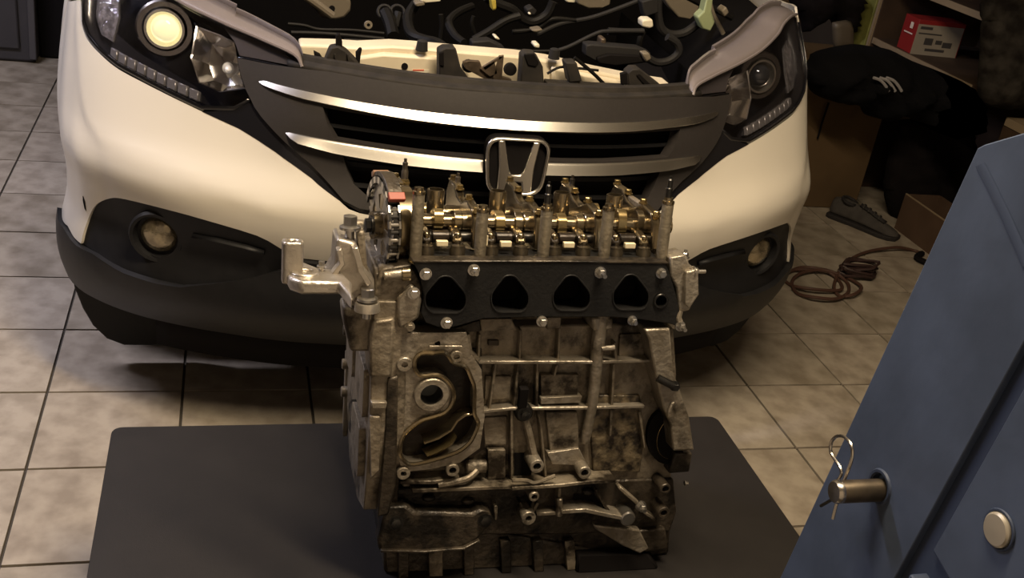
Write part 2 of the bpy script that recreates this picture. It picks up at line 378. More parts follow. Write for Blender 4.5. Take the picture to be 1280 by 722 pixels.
def chromebar(sl, top, bot, name, k=1.):
    b = MB(); rr = []
    for s in sl:
        a = abs(s); t = np.interp(a, *zip(*top)); q = np.interp(a, *zip(*bot)); c = (t+q)/2; h = (t-q)/2
        m_ = min(1, h/.008); rr.append([cs(s, t, -.012), cs(s, t, .002*m_+.003), cs(s, t-.12*h, (.0075+(.0052-.0075)*k)*m_+.004), cs(s, c+.6*h, (.0075+(.0075-.0075)*k)*m_+.004), cs(s, c, (.0075+(.0122-.0075)*k)*m_+.004), cs(s, c-.6*h, (.0075+(.0168-.0075)*k)*m_+.004), cs(s, q+.15*h, (.0075+(.0188-.0075)*k)*m_+.004), cs(s, q, (.0075+(.0155-.0075)*k)*m_+.004), cs(s, q, -.012)])
    b.rings(rr); return obj(name, b, 'chrome', gr, ang=50)
chromebar(np.linspace(-.517, .517, 60), [(0, .8215), (.3, .8235), (.43, .826), (.517, .8275)], [(0, .8005), (.25, .804), (.41, .8095), (.495, .8165), (.517, .826)], 'chrome_bar', .45)
BT = ([(0, .742), (.23, .744), (.385, .7465), (.45, .747)], [(0, .717), (.23, .7175), (.35, .7215), (.425, .729), (.45, .745)])
chromebar(np.linspace(-.45, -.066, 26), *BT, 'chrome_bar', .85); chromebar(np.linspace(.066, .45, 26), *BT, 'chrome_bar', .85)
# emblem: rounded frame with an H
em = empty if False else None
EC = cs(0, .737, .024)
def EF(u, v, w_): return EC+V(u*.001, -w_+(v*.00012), v*.001)
def rpoly(pts, r, n=5):
    out = []; m = len(pts)
    for i in range(m):
        p = Vector(pts[i]); a = (Vector(pts[i-1])-p); c = (Vector(pts[(i+1) % m])-p); rr = min(r, a.length*.45, c.length*.45)
        a = p+a.normalized()*rr; c = p+c.normalized()*rr
        for k in range(n+1):
            t = k/n; out.append(tuple(a*(1-t)**2+p*2*t*(1-t)+c*t*t))
    return out
b = MB(); b.prism(rpoly([(-69, 59), (69, 59), (58, -59), (-58, -59)], 34), lambda u, v, w_: EF(u, v, w_-.022), .020); emb = obj('emblem', b, 'dull_black', car, bevel=.002)
b = MB(); b.prism(rpoly([(-70, 59), (70, 59), (59, -59), (-59, -59)], 34), EF, .009, [rpoly([(-62.5, 52.5), (62.5, 52.5), (52, -52), (-52, -52)], 29)]); obj('emblem_frame', b, 'chrome', emb, bevel=.003)
H = [(-44, 53), (-30, 53), (-16, -8), (-9, -16), (9, -16), (16, -8), (30, 53), (44, 53), (37, 0), (36, -53), (17, -53), (13, -31), (-13, -31), (-17, -53), (-36, -53), (-37, 0)]
b = MB(); b.prism(H, lambda u, v, w_: EF(u, v, w_-.002), .010); obj('emblem_letter', b, 'chrome', emb, bevel=.0028)
panel('paint_chip', [(-.951, .478), (-.956, .482), (-.961, .500), (-.959, .512), (-.953, .500)], .0008, .001, 'dull_black', car, st=.01)
# fog lamps
mat('fog_glass', (.42, .36, .24), .16, .75, var=(40, .8, (.16, .13, .08), 2), bump=(45, .9), coat=1)
for g in (1, -1):
    fz = panel('fog_bezel', sd([(.458, .512)]+BZ[1:]+BZB, g), -.006, .01, 'black_plastic', car, holes=[[(g*.746+.05*math.cos(t), .479+.044*math.sin(t)) for t in np.linspace(0, 2*math.pi, 20, endpoint=False)]], st=.022)
    c = cs(g*.746, .479, 0); d = (cs(g*.746, .479, .1)-c); d = (d.normalized()+V(0, -.9, .05)).normalized()
    b = MB(); b.lathe([(.058, -.012), (.060, .0), (.055, .007), (.049, .004), (.044, -.022), (.042, -.034), (.058, -.034)], c, d, 28); obj('fog_ring', b, 'black_plastic', fz, ang=30)
    b = MB(); b.lathe([(.042, -.030), (.042, -.014), (.034, -.005), (.020, .001), (.001, .003)], c, d, 24); obj('fog_lens', b, 'fog_glass', fz, ang=60)
    b = MB(); b.rings([[cs(g*s, z0+dz, -.004+o_) for dz, o_ in ((-.006, 0), (0, .008), (.006, 0))] for s, z0 in ((.66, .505), (.60, .508), (.54, .505), (.50, .498))], closed=False, cap=False); obj('bezel_rib', b, 'black_plastic', fz, solid=.004)
# headlights
LENS = [(.422, .860), (.487, .859), (.560, .857), (.550, .827), (.537, .800), (.527, .786), (.56, .764), (.624, .753), (.724, .772), (.829, .791), (.892, .810), (.930, .826), (.958, .850), (.971, .880), (.983, .93), (1.0, .985), (.93, .988), (.86, .977), (.81, .957), (.71, .931), (.60, .911), (.51, .897), (.44, .885)]
SEAL = [(.527, .786), (.56, .764), (.624, .753), (.724, .772), (.829, .791), (.892, .810), (.930, .826), (.958, .850), (.971, .880), (.983, .93), (1.0, .985)]
mat('lamp_shell', (.19, .165, .165), .35, coat=.4); mat('bulb_glass', (.8, .8, .75), .05, .0, spec=1., coat=1.)
mat('lens_reflection', (.9, .85, .5), .1, emit=((1, .90, .50), .95)); mat('dark_glass', (.02, .022, .025), .04, spec=.9, coat=1.)  # emission paints a lamp reflection into the left projector lens
mat('crystal', (.70, .68, .70), .14, .85, var=(70, .8, (.30, .29, .30), 2), bump=(60, 1.))
for g in (1, -1):
    hl = panel('headlight', sd(LENS, g), -.075, .006, 'gloss_black', car, st=.04)
    b = MB(); L = dens(LENS, .02); rr = [[cs(g*s, z, o_) for s, z in L] for o_ in (-.002, -.08)]; b.rings(rr, cap=False); obj('lamp_wall', b, 'gloss_black', hl, solid=.003)
    b = MB(); L2 = dens([(.56, .858), (.557, .84)], .02)
    sm = dens([(p[0], p[1]) for p in SEAL], .02)[:-40] if False else [q for i in range(len(SEAL)-1) for q in dens([SEAL[i], SEAL[i+1]], .02)[:max(1, int(math.ceil(math.dist(SEAL[i], SEAL[i+1])/.02)))]]
    b.rings([[cs(g*s, z, o_)+V(0, 0, dz) for o_, dz in ((.002, -.006), (.004, -.001), (.003, .005), (-.004, .006))] for s, z in sm], cap=False, closed=False); obj('lamp_seal', b, 'gloss_black', hl, solid=.002)
    panel('lens', sd(LENS, g), .001, .002, 'clear_lens', hl, st=.03)
    # top shelf of the lamp: runs back from the ridge
    RG = [(.424, .866), (.44, .885), (.51, .897), (.60, .911), (.71, .931), (.81, .957), (.86, .977), (.93, .989), (1.0, .987)]
    b = MB(); rows = []
    for s, z in [(p.x, p.y) for p in crom([(a[0], a[1], 0) for a in RG], 4)]:
        p = cs(g*s, z); k = np.interp(s, [.42, .45, .55, .8, 1.0], [.03, .055, .085, .10, .06]); q = V(-g*.35*(1 if s > .6 else .2), 1, 0).normalized()
        rows.append([p, p+q*k*.25+V(0, 0, .005), p+q*k*.6+V(0, 0, .008), p+q*k+V(0, 0, .009)])
    b.rings(rows, cap=False, closed=False); obj('lamp_top', b, 'lamp_shell', hl, solid=.004, ang=60)
    b = MB(); b.tube([r_[0]+V(0, -.001, .001) for r_ in rows], .0035, 6); obj('lens_rim', b, 'lamp_shell', hl)
    b = MB(); b.rings([[r_[3]+V(0, .0, -.004), r_[3]+V(0, .0, .010), r_[3]+V(0, .010, .010), r_[3]+V(0, .010, -.02)] for r_ in rows], cap=True); obj('lamp_flange', b, 'smoke_lens' if False else 'lamp_shell', hl, ang=50)
    # projector
    pc = cs(g*.752, .884, -.035); d = V(g*.10, -1, .10).normalized()
    b = MB(); b.lathe([(.044, -.03), (.044, -.002), (.041, .005), (.036, .005), (.032, -.006), (.028, -.010)], pc, d, 32); obj('projector_ring', b, 'chrome', hl, ang=30)
    b = MB(); b.lathe([(.029, -.012), (.029, -.004), (.024, .005), (.016, .011), (.007, .0135), (.001, .014)], pc, d, 28); obj('projector_lens', b, 'lens_reflection' if g < 0 else 'dark_glass', hl, ang=60)
    b = MB(); b.ring(pc-d*.012, d, .046, .060, .012, 32, .004); obj('projector_shroud', b, mat('dim_chrome', (.34, .32, .30), .25, 1.), hl)
    # inner reflector bowl with bulb
    rp = [(.548, .808), (.60, .792), (.645, .800), (.668, .84), (.665, .898), (.61, .892), (.58, .885), (.570, .855)]
    b = MB(); cx = .612; cz = .845; n = dens(rp, .01)
    b.rings([[cs(g*(cx+(s-cx)*f_), cz+(z-cz)*f_, o_) for s, z in n] for f_, o_ in ((1.04, -.018), (1.0, -.02), (.93, -.035), (.7, -.060), (.35, -.070), (.05, -.072))], cap=False); obj('reflector', b, 'reflector', hl, ang=25)
    q = cs(g*cx, cz, -.07); b = MB(); b.lathe([(.012, 0), (.012, .012), (.008, .014), (.009, .03), (.004, .04), (.001, .042)], q, V(0, -1, .1), 14); obj('bulb', b, 'bulb_glass', hl)
    # outer crystal corner and lower strip of clear blocks
    cp = [(.875, .832), (.915, .838), (.945, .868), (.955, .92), (.93, .945), (.885, .93), (.868, .88)]
    panel('corner_reflector', sd(cp, g), -.022, .006, 'crystal', hl, st=.012)
    for k in range(9):
        s = .655+k*.026; z = .776+(s-.655)*.165
        b = MB(); p = [cs(g*(s+ds), z+dz, o_) for o_ in (-.03, -.016) for ds, dz in ((-.011, -.011), (.011, -.008), (.011, .011), (-.011, .008))]
        b.add(p, [(3, 2, 1, 0), (4, 5, 6, 7)]+[(i, (i+1) % 4, 4+(i+1) % 4, 4+i) for i in range(4)]); obj('clear_block', b, mat('dim_crystal', (.20, .19, .19), .3, .4), hl, bevel=.002, seg=1)
    panel('inner_cover', sd([(.432, .868), (.50, .865), (.562, .863), (.574, .885), (.60, .906), (.54, .899), (.47, .888)], g), -.012, .006, mat('shell_dark', (.060, .052, .052), .45), hl, st=.02)
    panel('bezel', sd([(.62, .762), (.72, .782), (.83, .80), (.885, .82), (.872, .85), (.80, .825), (.66, .793)], g), -.026, .01, 'gloss_black', hl)
b = MB(); b.rings([[V(p.x, p.y+.05, .27), V(p.x, p.y+.06, .20), V(p.x, p.y+.085, .135)] for p in (cs(s, .262) for s in np.linspace(-.74, .74, 41))], cap=False, closed=False); obj('floor_shade_flap', b, 'dull_black', car, solid=.006)  # added flap below the lip, shaped to keep light off the floor
# wheels
for g in (1, -1):
    c = V(CARX+g*.79, CARY+AX, .345); ax = V(g, 0, 0)
    w_ = empty if False else None
    b = MB(); b.lathe([(.20, -.10), (.30, -.112), (.328, -.10), (.343, -.07), (.346, 0), (.343, .07), (.328, .10), (.30, .112), (.20, .10)], c, ax, 40); ty = obj('wheel', b, 'rubber', car, ang=40)
    b = MB()
    for k in range(44):
        t = 2*math.pi*k/44; e = V(0, math.cos(t), math.sin(t)); u = V(0, -math.sin(t), math.cos(t))
        for s0 in (-1, 1): b.bar(c+ax*s0*.035+e*.348, c+ax*s0*.105+e*.338, .022, .012, e)
    obj('tread', b, 'rubber', ty, smooth=False)
    b = MB(); b.lathe([(.205, .09), (.215, .105), (.20, .085), (.18, .06), (.06, .07), (.05, .085), (.001, .085)], c, ax, 30); obj('rim', b, 'lamp_body', ty)
    for k in range(5):
        t = 2*math.pi*k/5; e = V(0, math.cos(t), math.sin(t)); b = MB(); b.bar(c+ax*.08+e*.04, c+ax*.09+e*.2, .05, .02, ax); obj('spoke', b, 'lamp_body', ty, bevel=.004)
    b = MB(); b.rings([[V(CARX+g*.90, CARY+AX-.41*math.cos(t), .345+.41*math.sin(t)), V(CARX+g*.55, CARY+AX-.41*math.cos(t), .345+.41*math.sin(t))] for t in np.linspace(-.2, math.pi+.2, 18)], cap=False, closed=False); obj('wheel_liner', b, 'dull_black', car, solid=.004)
    b = MB(); b.prism([(CARX+g*x, z) for x, z in ((.60, .28), (.91, .28), (.905, .22), (.89, .16), (.87, .11), (.84, .07), (.80, .05), (.66, .05), (.62, .10))], lambda u, v, w_: V(u, CARY+.40+w_+.12*(.28-v), v), .012); obj('splash_guard', b, 'rubber', car, bevel=.004)
b = MB(); b.box((CARX, CARY+1.0, .24), (1.2, 1.6, .02)); obj('undertray', b, 'dull_black', car)
# ---------------------------------------------------------------- the bare engine on the table
EO = aty(635, 365, 1.249); ex = V(1, 0, .017).normalized(); eu = V(-.017, .167, .98); eu = (eu-ex*eu.dot(ex)).normalized(); en = ex.cross(eu)
def ET(u, v, w_): return EO+ex*u+eu*v+en*w_
def ep(x, y, w_=0.):
    r = Vector(ray(x, y)); c = V(0, 0, CAMH); return c+r*(((EO+en*w_)-c).dot(en)/r.dot(en))
def euv(x, y, w_=0.):
    p = ep(x, y, w_)-EO; return (p.dot(ex), p.dot(eu))
mat('alloy', (.36, .325, .27), .40, .65, var=(26, .8, (.20, .17, .125)), bump=(120, .5), stain=(14, .55, .66, (.035, .026, .017))); mat('alloy_clean', (.52, .48, .42), .33, .8, var=(30, .5, (.32, .28, .23)), bump=(120, .3))
mat('alloy_dirty', (.255, .222, .172), .46, .45, var=(34, .7, (.14, .112, .075), 9), bump=(70, .8), stain=(11, .49, .60, (.022, .016, .010)))
mat('alloy_dark', (.066, .054, .040), .42, .4, var=(20, .8, (.028, .021, .014)), bump=(90, .6), stain=(13, .48, .58, (.010, .008, .006)))  # oily grime; on lower parts its dark tone also carries light falloff
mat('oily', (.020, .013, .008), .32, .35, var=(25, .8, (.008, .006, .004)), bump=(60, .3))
mat('oil_gold', (.44, .34, .16), .22, .9, var=(30, .6, (.20, .145, .07))); mat('cup_steel', (.12, .10, .07), .3, .85, var=(40, .6, (.06, .05, .035)))
mat('oil_steel', (.33, .27, .17), .2, .95, var=(25, .5, (.14, .11, .07)))
mat('steel', (.52, .50, .46), .28, .95, var=(60, .4, (.32, .30, .27)))
mat('dark_steel', (.06, .058, .055), .35, .9, var=(40, .6, (.025, .024, .022)))
mat('gasket_black', (.009, .009, .0095), .5, var=(25, .5, (.015, .0145, .014)), bump=(160, .25), spec=.25)
mat('red_paint', (.26, .045, .02), .5); mat('orange_guide', (.20, .10, .05), .5)
mat('pale_pad', (.75, .66, .45), .35, .2)
eng = empty('engine', (.42, 1.35, TZ), 'bare car engine block with open valve train standing on the black table', 'engine')
def eo(name, b, m, parent=None, **k):
    b.v = [(p[0], p[1], max(p[2], TZ+.0006)) for p in b.v]; return obj(name, b, m, parent or eng, **k)
def eprism(name, px, w0, w1, m, parent=None, holes=(), bevel=.0015, wp=None, **k):
    wp = w1 if wp is None else wp
    b = MB(); b.prism([euv(x, y, wp) for x, y in px], lambda u, v, w_: ET(u, v, w0+w_), w1-w0, [[euv(x, y, wp) for x, y in h] for h in holes])
    return eo(name, b, m, parent, bevel=bevel, **k)
def circ(x, y, r, n=18, ry=None): return [(x+r*math.cos(2*math.pi*i/n), y+(ry or r)*math.sin(2*math.pi*i/n)) for i in range(n)]
def erib(name, pts, w0, w1, th, m, parent=None):
    b = MB(); P = [euv(x, y, w1) for x, y in pts]; rr = []
    for i, p in enumerate(P):
        a = Vector(P[max(i-1, 0)]); c = Vector(P[min(i+1, len(P)-1)]); d = (c-a).normalized(); n = Vector((-d.y, d.x))*th/2
        rr.append([ET(p[0]-n.x, p[1]-n.y, w0), ET(p[0]-n.x, p[1]-n.y, w1), ET(p[0]+n.x, p[1]+n.y, w1), ET(p[0]+n.x, p[1]+n.y, w0)])
    b.rings(rr); return eo(name, b, m, parent, bevel=.001, seg=1)
def boss(x, y, w0, w1, ro, ri, m='alloy', parent=None, name='boss'):
    b = MB(); u, v = euv(x, y, w1); b.ring(ET(u, v, w0), en, ri, ro, w1-w0, 20, .001); q = eo(name, b, m, parent)
    b = MB(); b.cyl(ET(u, v, w0), ET(u, v, w1-.008), ri*1.02, seg=16); eo('bolt_hole', b, 'dull_black', q); return q
def ebolt(x, y, w_, r=.0055, h=.009, m='steel', parent=None, stud=0, name='bolt', d=None):
    b = MB(); u, v = euv(x, y, w_); b.hexbolt(ET(u, v, w_-.001), d or en, r, h, stud=stud); return eo(name, b, m, parent)
# --- cylinder block
blk = eprism('cylinder_block', [(497, 412), (600, 408), (812, 404), (842, 410), (846, 470), (838, 520), (842, 565), (838, 604), (770, 608), (505, 618), (493, 560)], -.30, -.035, 'alloy_dirty', bevel=.003)
erib('rib', [(598, 453), (660, 453), (740, 453), (815, 451)], -.036, -.012, .005, 'alloy', blk)
erib('rib', [(600, 515), (640, 511), (740, 510), (806, 508)], -.036, -.016, .005, 'alloy', blk)
erib('rib', [(585, 418), (588, 440), (600, 452)], -.036, -.012, .006, 'alloy', blk)
for p in ([(600, 418), (598, 452)], [(651, 412), (650, 452)], [(700, 410), (698, 452)], [(769, 428), (770, 450)], [(620, 455), (612, 512)], [(648, 455), (643, 512)], [(672, 454), (671, 505), (676, 530), (683, 600)], [(697, 456), (693, 470)], [(768, 455), (765, 508)], [(765, 512), (763, 545)], [(640, 512), (640, 600)], [(800, 515), (806, 560)]):
    erib('rib', p, -.036, -.020, .004, 'alloy_dirty', blk)
eprism('cast_pad', [(676, 468), (724, 468), (722, 494), (676, 496)], -.036, -.026, 'alloy_dirty', blk)
eprism('cast_pad', [(676, 497), (728, 495), (726, 503), (676, 505)], -.036, -.020, 'alloy', blk)
eprism('cast_pad', [(607, 470), (640, 470), (638, 498), (606, 500)], -.036, -.029, 'alloy_dirty', blk)
eprism('cast_pad', [(610, 425), (624, 425), (624, 432), (610, 432)], -.036, -.030, 'alloy_dark', blk)
eprism('cast_pad', [(682, 515), (722, 515), (724, 562), (688, 566)], -.036, -.024, 'alloy_dirty', blk)
eprism('cast_pad', [(684, 566), (724, 560), (735, 582), (690, 580)], -.036, -.018, 'alloy', blk)
eprism('cast_pad', [(775, 418), (810, 416), (812, 448), (773, 450)], -.036, -.030, 'alloy_dirty', blk)
eprism('oil_stained_pad', [(745, 494), (800, 494), (806, 545), (800, 590), (742, 588), (738, 530)], -.036, -.028, mat('oil_crust', (.014, .010, .007), .4, .2, var=(55, .85, (.20, .16, .10), 3), bump=(90, .8)), blk)
b = MB(); b.tube([ep(754, 392, -.014), ep(748, 425, -.016), ep(744, 470, -.018), ep(739, 510, -.02), ep(731, 552, -.026)], .0095, 12, 4, rs=lambda t: 1.15-.35*t); eo('oil_gallery', b, 'alloy', blk)
b = MB(); b.tube([ep(752, 436, -.008), ep(768, 434, -.008)], .004, 8); eo('cast_lug', b, 'alloy', blk)
# coolant pump housing with the S-shaped chamber
cav = [(542, 441), (528, 441), (520, 447), (518, 459), (526, 469), (547, 468), (560, 476), (567, 490), (565, 505), (555, 516), (540, 521), (525, 526), (510, 537), (502, 549), (500, 566), (507, 577), (517, 580), (541, 575), (571, 565), (585, 555), (592, 545), (598, 528), (593, 516), (593, 485), (589, 472), (582, 458), (567, 453), (561, 445), (554, 440)]
cav = [(p.x, p.y) for p in crom([(a, c, 0) for a, c in cav+cav[:1]], 3)][:-1]
def shrink(pl, k):
    cx = sum(p[0] for p in pl)/len(pl); cy = sum(p[1] for p in pl)/len(pl); out = []
    for i in range(len(pl)):
        a = Vector(pl[i-1]); c = Vector(pl[(i+1) % len(pl)]); t = (c-a).normalized(); n = Vector((-t.y, t.x)); out.append((pl[i][0]+n.x*k, pl[i][1]+n.y*k))
    return out
hs = eprism('pump_housing', [(503, 416), (583, 415), (588, 440), (602, 462), (606, 520), (600, 560), (575, 578), (540, 586), (503, 590), (494, 560), (497, 470)], -.034, -.004, 'alloy', blk, holes=[cav, circ(539.5, 493.5, 16.5, 20)], bevel=.001)
b = MB(); P = [ep(x, y, .0) for x, y in cav]; b.tube(P+P[:1], .0032, 6); eo('chamber_rim', b, 'oil_steel', blk)
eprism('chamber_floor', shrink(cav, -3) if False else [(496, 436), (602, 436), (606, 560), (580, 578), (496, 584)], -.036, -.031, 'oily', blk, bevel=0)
erib('chamber_wall', [(594, 517), (582, 519), (572, 526), (564, 538), (548, 548), (530, 554)], -.034, -.004, .0045, 'oil_steel', blk)
b = MB(); rr = []
for k, (x, y) in enumerate([(530, 566), (541, 562), (553, 556), (562, 549), (567, 541)]): rr.append([ep(x-3, y-6, -.022), ep(x+4, y+4, -.002), ep(x+4, y+6, -.006), ep(x-3, y-4, -.031)])
b.rings(rr); eo('chamber_ramp', b, 'oil_gold', blk, ang=60)
b = MB(); u, v = euv(539.5, 493.5, .002); b.ring(ET(u, v, -.03), en, .0165, .0255, .034, 30, .0015); eo('bore_ring', b, 'alloy', blk)
b = MB(); b.lathe([(.0168, -.036), (.0168, -.002), (.0155, -.002), (.0155, -.034)], ET(u, v, 0), en, 28); eo('bore_liner', b, 'dark_steel', blk)
b = MB(); b.cyl(ET(u, v, -.034), ET(u, v, -.030), .0158, seg=24); eo('bore_floor', b, mat('bore_grey', (.13, .14, .14), .5, .4), blk)
b = MB(); b.cyl(ep(537, 433, .0), ep(577, 433, .0), .0018, seg=8); eo('dowel', b, 'alloy', blk)
for x, y, ro, ri in ((506, 456, .011, .0045), (571, 446, .009, .0045), (504.5, 592, .010, .0045), (566, 588, .010, .0055), (671.5, 583, .011, .0060), (731, 591, .0105, .0060), (668, 621, .008, .0045), (661, 648, .0115, .0050), (832, 611, .009, .0055), (830, 641, .010, .0055)):
    boss(x, y, -.035, .004 if x > 600 else .002, ro, ri, 'alloy' if x < 800 else 'alloy_dark', blk)
b = MB(); b.cyl(ep(547, 429, -.003), ep(547, 429, -.0045), .004, seg=12); eo('bolt_hole', b, 'dull_black', blk)
b = MB(); b.tube([ep(656, 522, -.028), ep(662, 545, -.024), ep(668, 572, -.018)], .006, 10, 4); eo('cast_rib', b, 'alloy_dirty', blk)
b = MB(); b.cyl(ep(582, 583, -.024), ep(608, 582, -.024), .0105, seg=16, ch=.002); eo('cast_boss', b, 'alloy_dirty', blk)
eprism('cast_pad', [(610, 562), (632, 562), (632, 598), (610, 600)], -.036, -.024, 'alloy_dirty', blk); eprism('cast_pad', [(604, 522), (634, 520), (634, 556), (606, 556)], -.036, -.030, 'alloy_dirty', blk)
b = MB(); b.tube([ep(548, 606, -.006), ep(570, 602, -.004), ep(586, 597, -.006), ep(596, 588, -.014)], .005, 8, 4); eo('cast_rib', b, 'alloy_dirty', blk)
b = MB(); b.cyl(ep(699, 622, -.01), ep(699, 644, -.01), .0055, seg=12, ch=.001); eo('dowel', b, 'alloy', blk)
for x, y in ((536, 622), (585, 626), (735, 614)):
    b = MB(); b.ball(ep(x, y, -.026), .008, (1.3, .8, .7)); eo('cast_knob', b, 'alloy_dark', blk)
# knock sensor
b = MB(); c = ep(652, 511, -.03); b.lathe([(.013, 0), (.014, .004), (.014, .014), (.011, .018), (.006, .018), (.006, .024), (.001, .025)], c, en, 20); ks = eo('knock_sensor', b, 'dark_steel', blk)
b = MB(); b.bar(ep(652, 508, -.018), ep(655, 484, -.014), .013, .012, en); eo('plug_socket', b, 'dull_black', ks, bevel=.001)
# right flange for the gearbox
fl = eprism('gearbox_flange', [(806, 412), (838, 410), (842, 465), (851, 490), (862, 522), (868, 563), (842, 564), (838, 530), (829, 510), (819, 466), (811, 424)], -.12, .004, 'alloy', bevel=.003)
eprism('flange_foot', [(844, 566), (866, 566), (862, 590), (836, 592)], -.12, -.012, 'alloy_dark', fl, bevel=.003)
b = MB(); b.cyl(ep(822, 472, .006), ep(842, 482, .012), .006, seg=12); eo('flange_pin', b, 'dark_steel', fl)
ebolt(843, 482, .008, .006, .010, 'dark_steel', fl)
b = MB(); b.tube([ep(845, 497, -.004), ep(838, 508, .004), ep(836, 520, .004)], .004, 8, 3); eo('cast_lug', b, 'alloy', fl)
b = MB(); c = ep(839, 546, -.03); x_, y_, d_ = ex, eu, en
b.tube([c+(ex*math.cos(t)*.026+eu*math.sin(t)*.036) for t in np.linspace(math.radians(100), math.radians(262), 14)], .0042, 8); eo('seal_ring', b, 'oil_gold', blk)
eprism('seal_recess', circ(833, 546, 24, 22, 34), -.036, -.026, 'dull_black', blk, bevel=0)
# --- lower block, oil pan
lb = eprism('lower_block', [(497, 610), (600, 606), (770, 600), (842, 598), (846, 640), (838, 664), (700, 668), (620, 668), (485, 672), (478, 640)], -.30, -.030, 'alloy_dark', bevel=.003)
erib('rail', [(515, 614), (560, 612), (640, 609)], -.034, -.004, .006, 'alloy_dirty', lb); erib('rail', [(640, 611), (700, 607), (734, 603), (770, 601)], -.034, .002, .006, 'alloy_dirty', lb)
erib('rail', [(500, 603), (540, 603), (575, 599)], -.034, -.004, .006, 'alloy_dirty', lb)
erib('rail', [(702, 640), (732, 638), (760, 644), (790, 650)], -.034, .000, .007, 'alloy', lb); erib('rail', [(671, 643), (702, 641)], -.034, -.01, .006, 'alloy_dirty', lb)
for p in ([(668, 622), (661, 648)], [(650, 628), (659, 644)], [(673, 628), (664, 645)], [(745, 612), (764, 644)], [(775, 610), (800, 632)], [(805, 640), (820, 650)], [(700, 610), (699, 640)], [(620, 632), (620, 650)]): erib('web', p, -.034, -.012, .005, 'alloy_dirty', lb)
for x, y in ((785, 648),):
    b = MB(); b.lathe([(.0125, -.03), (.0125, .0), (.010, .002), (.001, .002)], ep(x, y, .0), en, 20); eo('core_plug', b, 'steel', lb)
ebolt(801, 632, .002, .0065, .012, 'steel', lb, stud=.006); ebolt(856, 604, -.01, .003, .006, 'steel', lb, d=ex)
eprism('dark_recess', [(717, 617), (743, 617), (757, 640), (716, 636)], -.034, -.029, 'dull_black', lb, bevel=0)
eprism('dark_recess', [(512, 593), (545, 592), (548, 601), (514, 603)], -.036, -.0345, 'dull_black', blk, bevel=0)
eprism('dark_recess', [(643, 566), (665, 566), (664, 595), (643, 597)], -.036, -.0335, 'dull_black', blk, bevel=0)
b = MB(); b.tube([ep(x, y, .0) for x, y in ((640, 600), (658, 600), (668, 603), (684, 598), (694, 594))], .003, 6, 3); eo('sealant_bead', b, 'alloy_dirty', blk)
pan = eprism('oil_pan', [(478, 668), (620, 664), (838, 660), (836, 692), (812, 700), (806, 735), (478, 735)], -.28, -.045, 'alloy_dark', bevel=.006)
for x in (505, 545, 586, 632, 672, 712):
    erib('pan_flute', [(x, 676), (x-2, 735)], -.048, -.030, .016 if x != 545 else .022, 'alloy_dark' if x not in (545, 712) else 'alloy_dirty', pan)
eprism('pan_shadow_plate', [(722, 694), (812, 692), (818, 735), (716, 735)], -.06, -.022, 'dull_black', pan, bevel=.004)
eprism('pan_web', [(742, 656), (800, 662), (812, 686), (800, 692), (778, 682), (745, 662)], -.045, -.018, 'alloy', pan, bevel=.003)
eprism('pan_web', [(790, 664), (832, 660), (836, 686), (806, 690)], -.045, -.020, 'alloy_dark', pan, bevel=.003)
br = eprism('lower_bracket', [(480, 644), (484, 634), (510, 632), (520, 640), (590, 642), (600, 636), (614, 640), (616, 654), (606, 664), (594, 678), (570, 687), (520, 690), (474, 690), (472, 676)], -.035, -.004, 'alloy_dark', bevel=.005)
ebolt(495, 653, -.004, .0085, .008, 'dark_steel', br); ebolt(606, 650, -.004, .0085, .008, 'dark_steel', br)
erib('web', [(476, 689), (530, 690), (580, 686), (600, 676)], -.006, .002, .004, 'alloy_dark', br)
# --- timing chain cover at the left end (faces left)
def side(name, prof, u0, u1, m, parent=None, bevel=.002, **k):       # profile in (w, v), extruded along u
    b = MB(); b.prism(prof, lambda a, c, h: ET(u0+h, c, a), u1-u0); return eo(name, b, m, parent, bevel=bevel, **k)
UC = -.187
cc = side('chain_cover', [(-.004, -.015), (-.004, -.12), (.002, -.20), (-.006, -.27), (-.02, -.345), (-.10, -.37), (-.22, -.36), (-.285, -.28), (-.295, -.10), (-.28, .0), (-.20, .005), (-.08, -.005)], UC, UC+.05, 'alloy_dirty')
for v0, v1, w0, w1, hh in ((-.02, -.10, -.03, -.13, .010), (-.12, -.20, -.02, -.12, .008), (-.215, -.30, -.03, -.13, .010), (-.05, -.20, -.17, -.26, .007)):
    side('cover_panel', rpoly([(w0, v0), (w0, v1), (w1, v1), (w1, v0)], .015), UC-hh, UC+.002, 'alloy_dirty', cc, bevel=.004)
for v in (.02, -.03, -.09, -.16, -.22, -.27):
    b = MB(); b.cyl(ET(UC-.010, v, -.285), ET(UC+.04, v, -.285), .009, seg=12, ch=.001); eo('cover_boss', b, 'alloy_dirty', cc)
side('cover_fin', [(-.30, -.20), (-.30, -.33), (-.296, -.36), (-.292, -.33), (-.288, -.20)], UC-.004, UC+.006, 'alloy', cc)
b = MB(); b.lathe([(.028, 0), (.028, .006), (.022, .010), (.001, .010)], ET(UC, -.255, -.15), -ex, 24); eo('access_cap', b, 'dark_steel', cc)
# front corner casting of the cover, seen beside the pump housing
eprism('corner_casting', [(466, 402), (494, 398), (492, 440), (490, 472), (462, 472), (462, 420)], -.05, .006, 'alloy_dirty', cc, bevel=.004)
eprism('corner_shade_strip', [(485, 474), (498, 470), (497, 540), (495, 606), (486, 644), (472, 646), (480, 560)], -.03, .004, 'alloy_dark', cc, bevel=.003)  # raised strip whose dark tone paints the shade of a gap
eprism('corner_casting', [(462, 520), (476, 520), (474, 590), (464, 600)], -.03, .006, 'alloy_dirty', cc, bevel=.003)
eprism('corner_casting', [(464, 503), (484, 503), (483, 510), (465, 510)], -.02, .009, 'alloy', cc, bevel=.001)
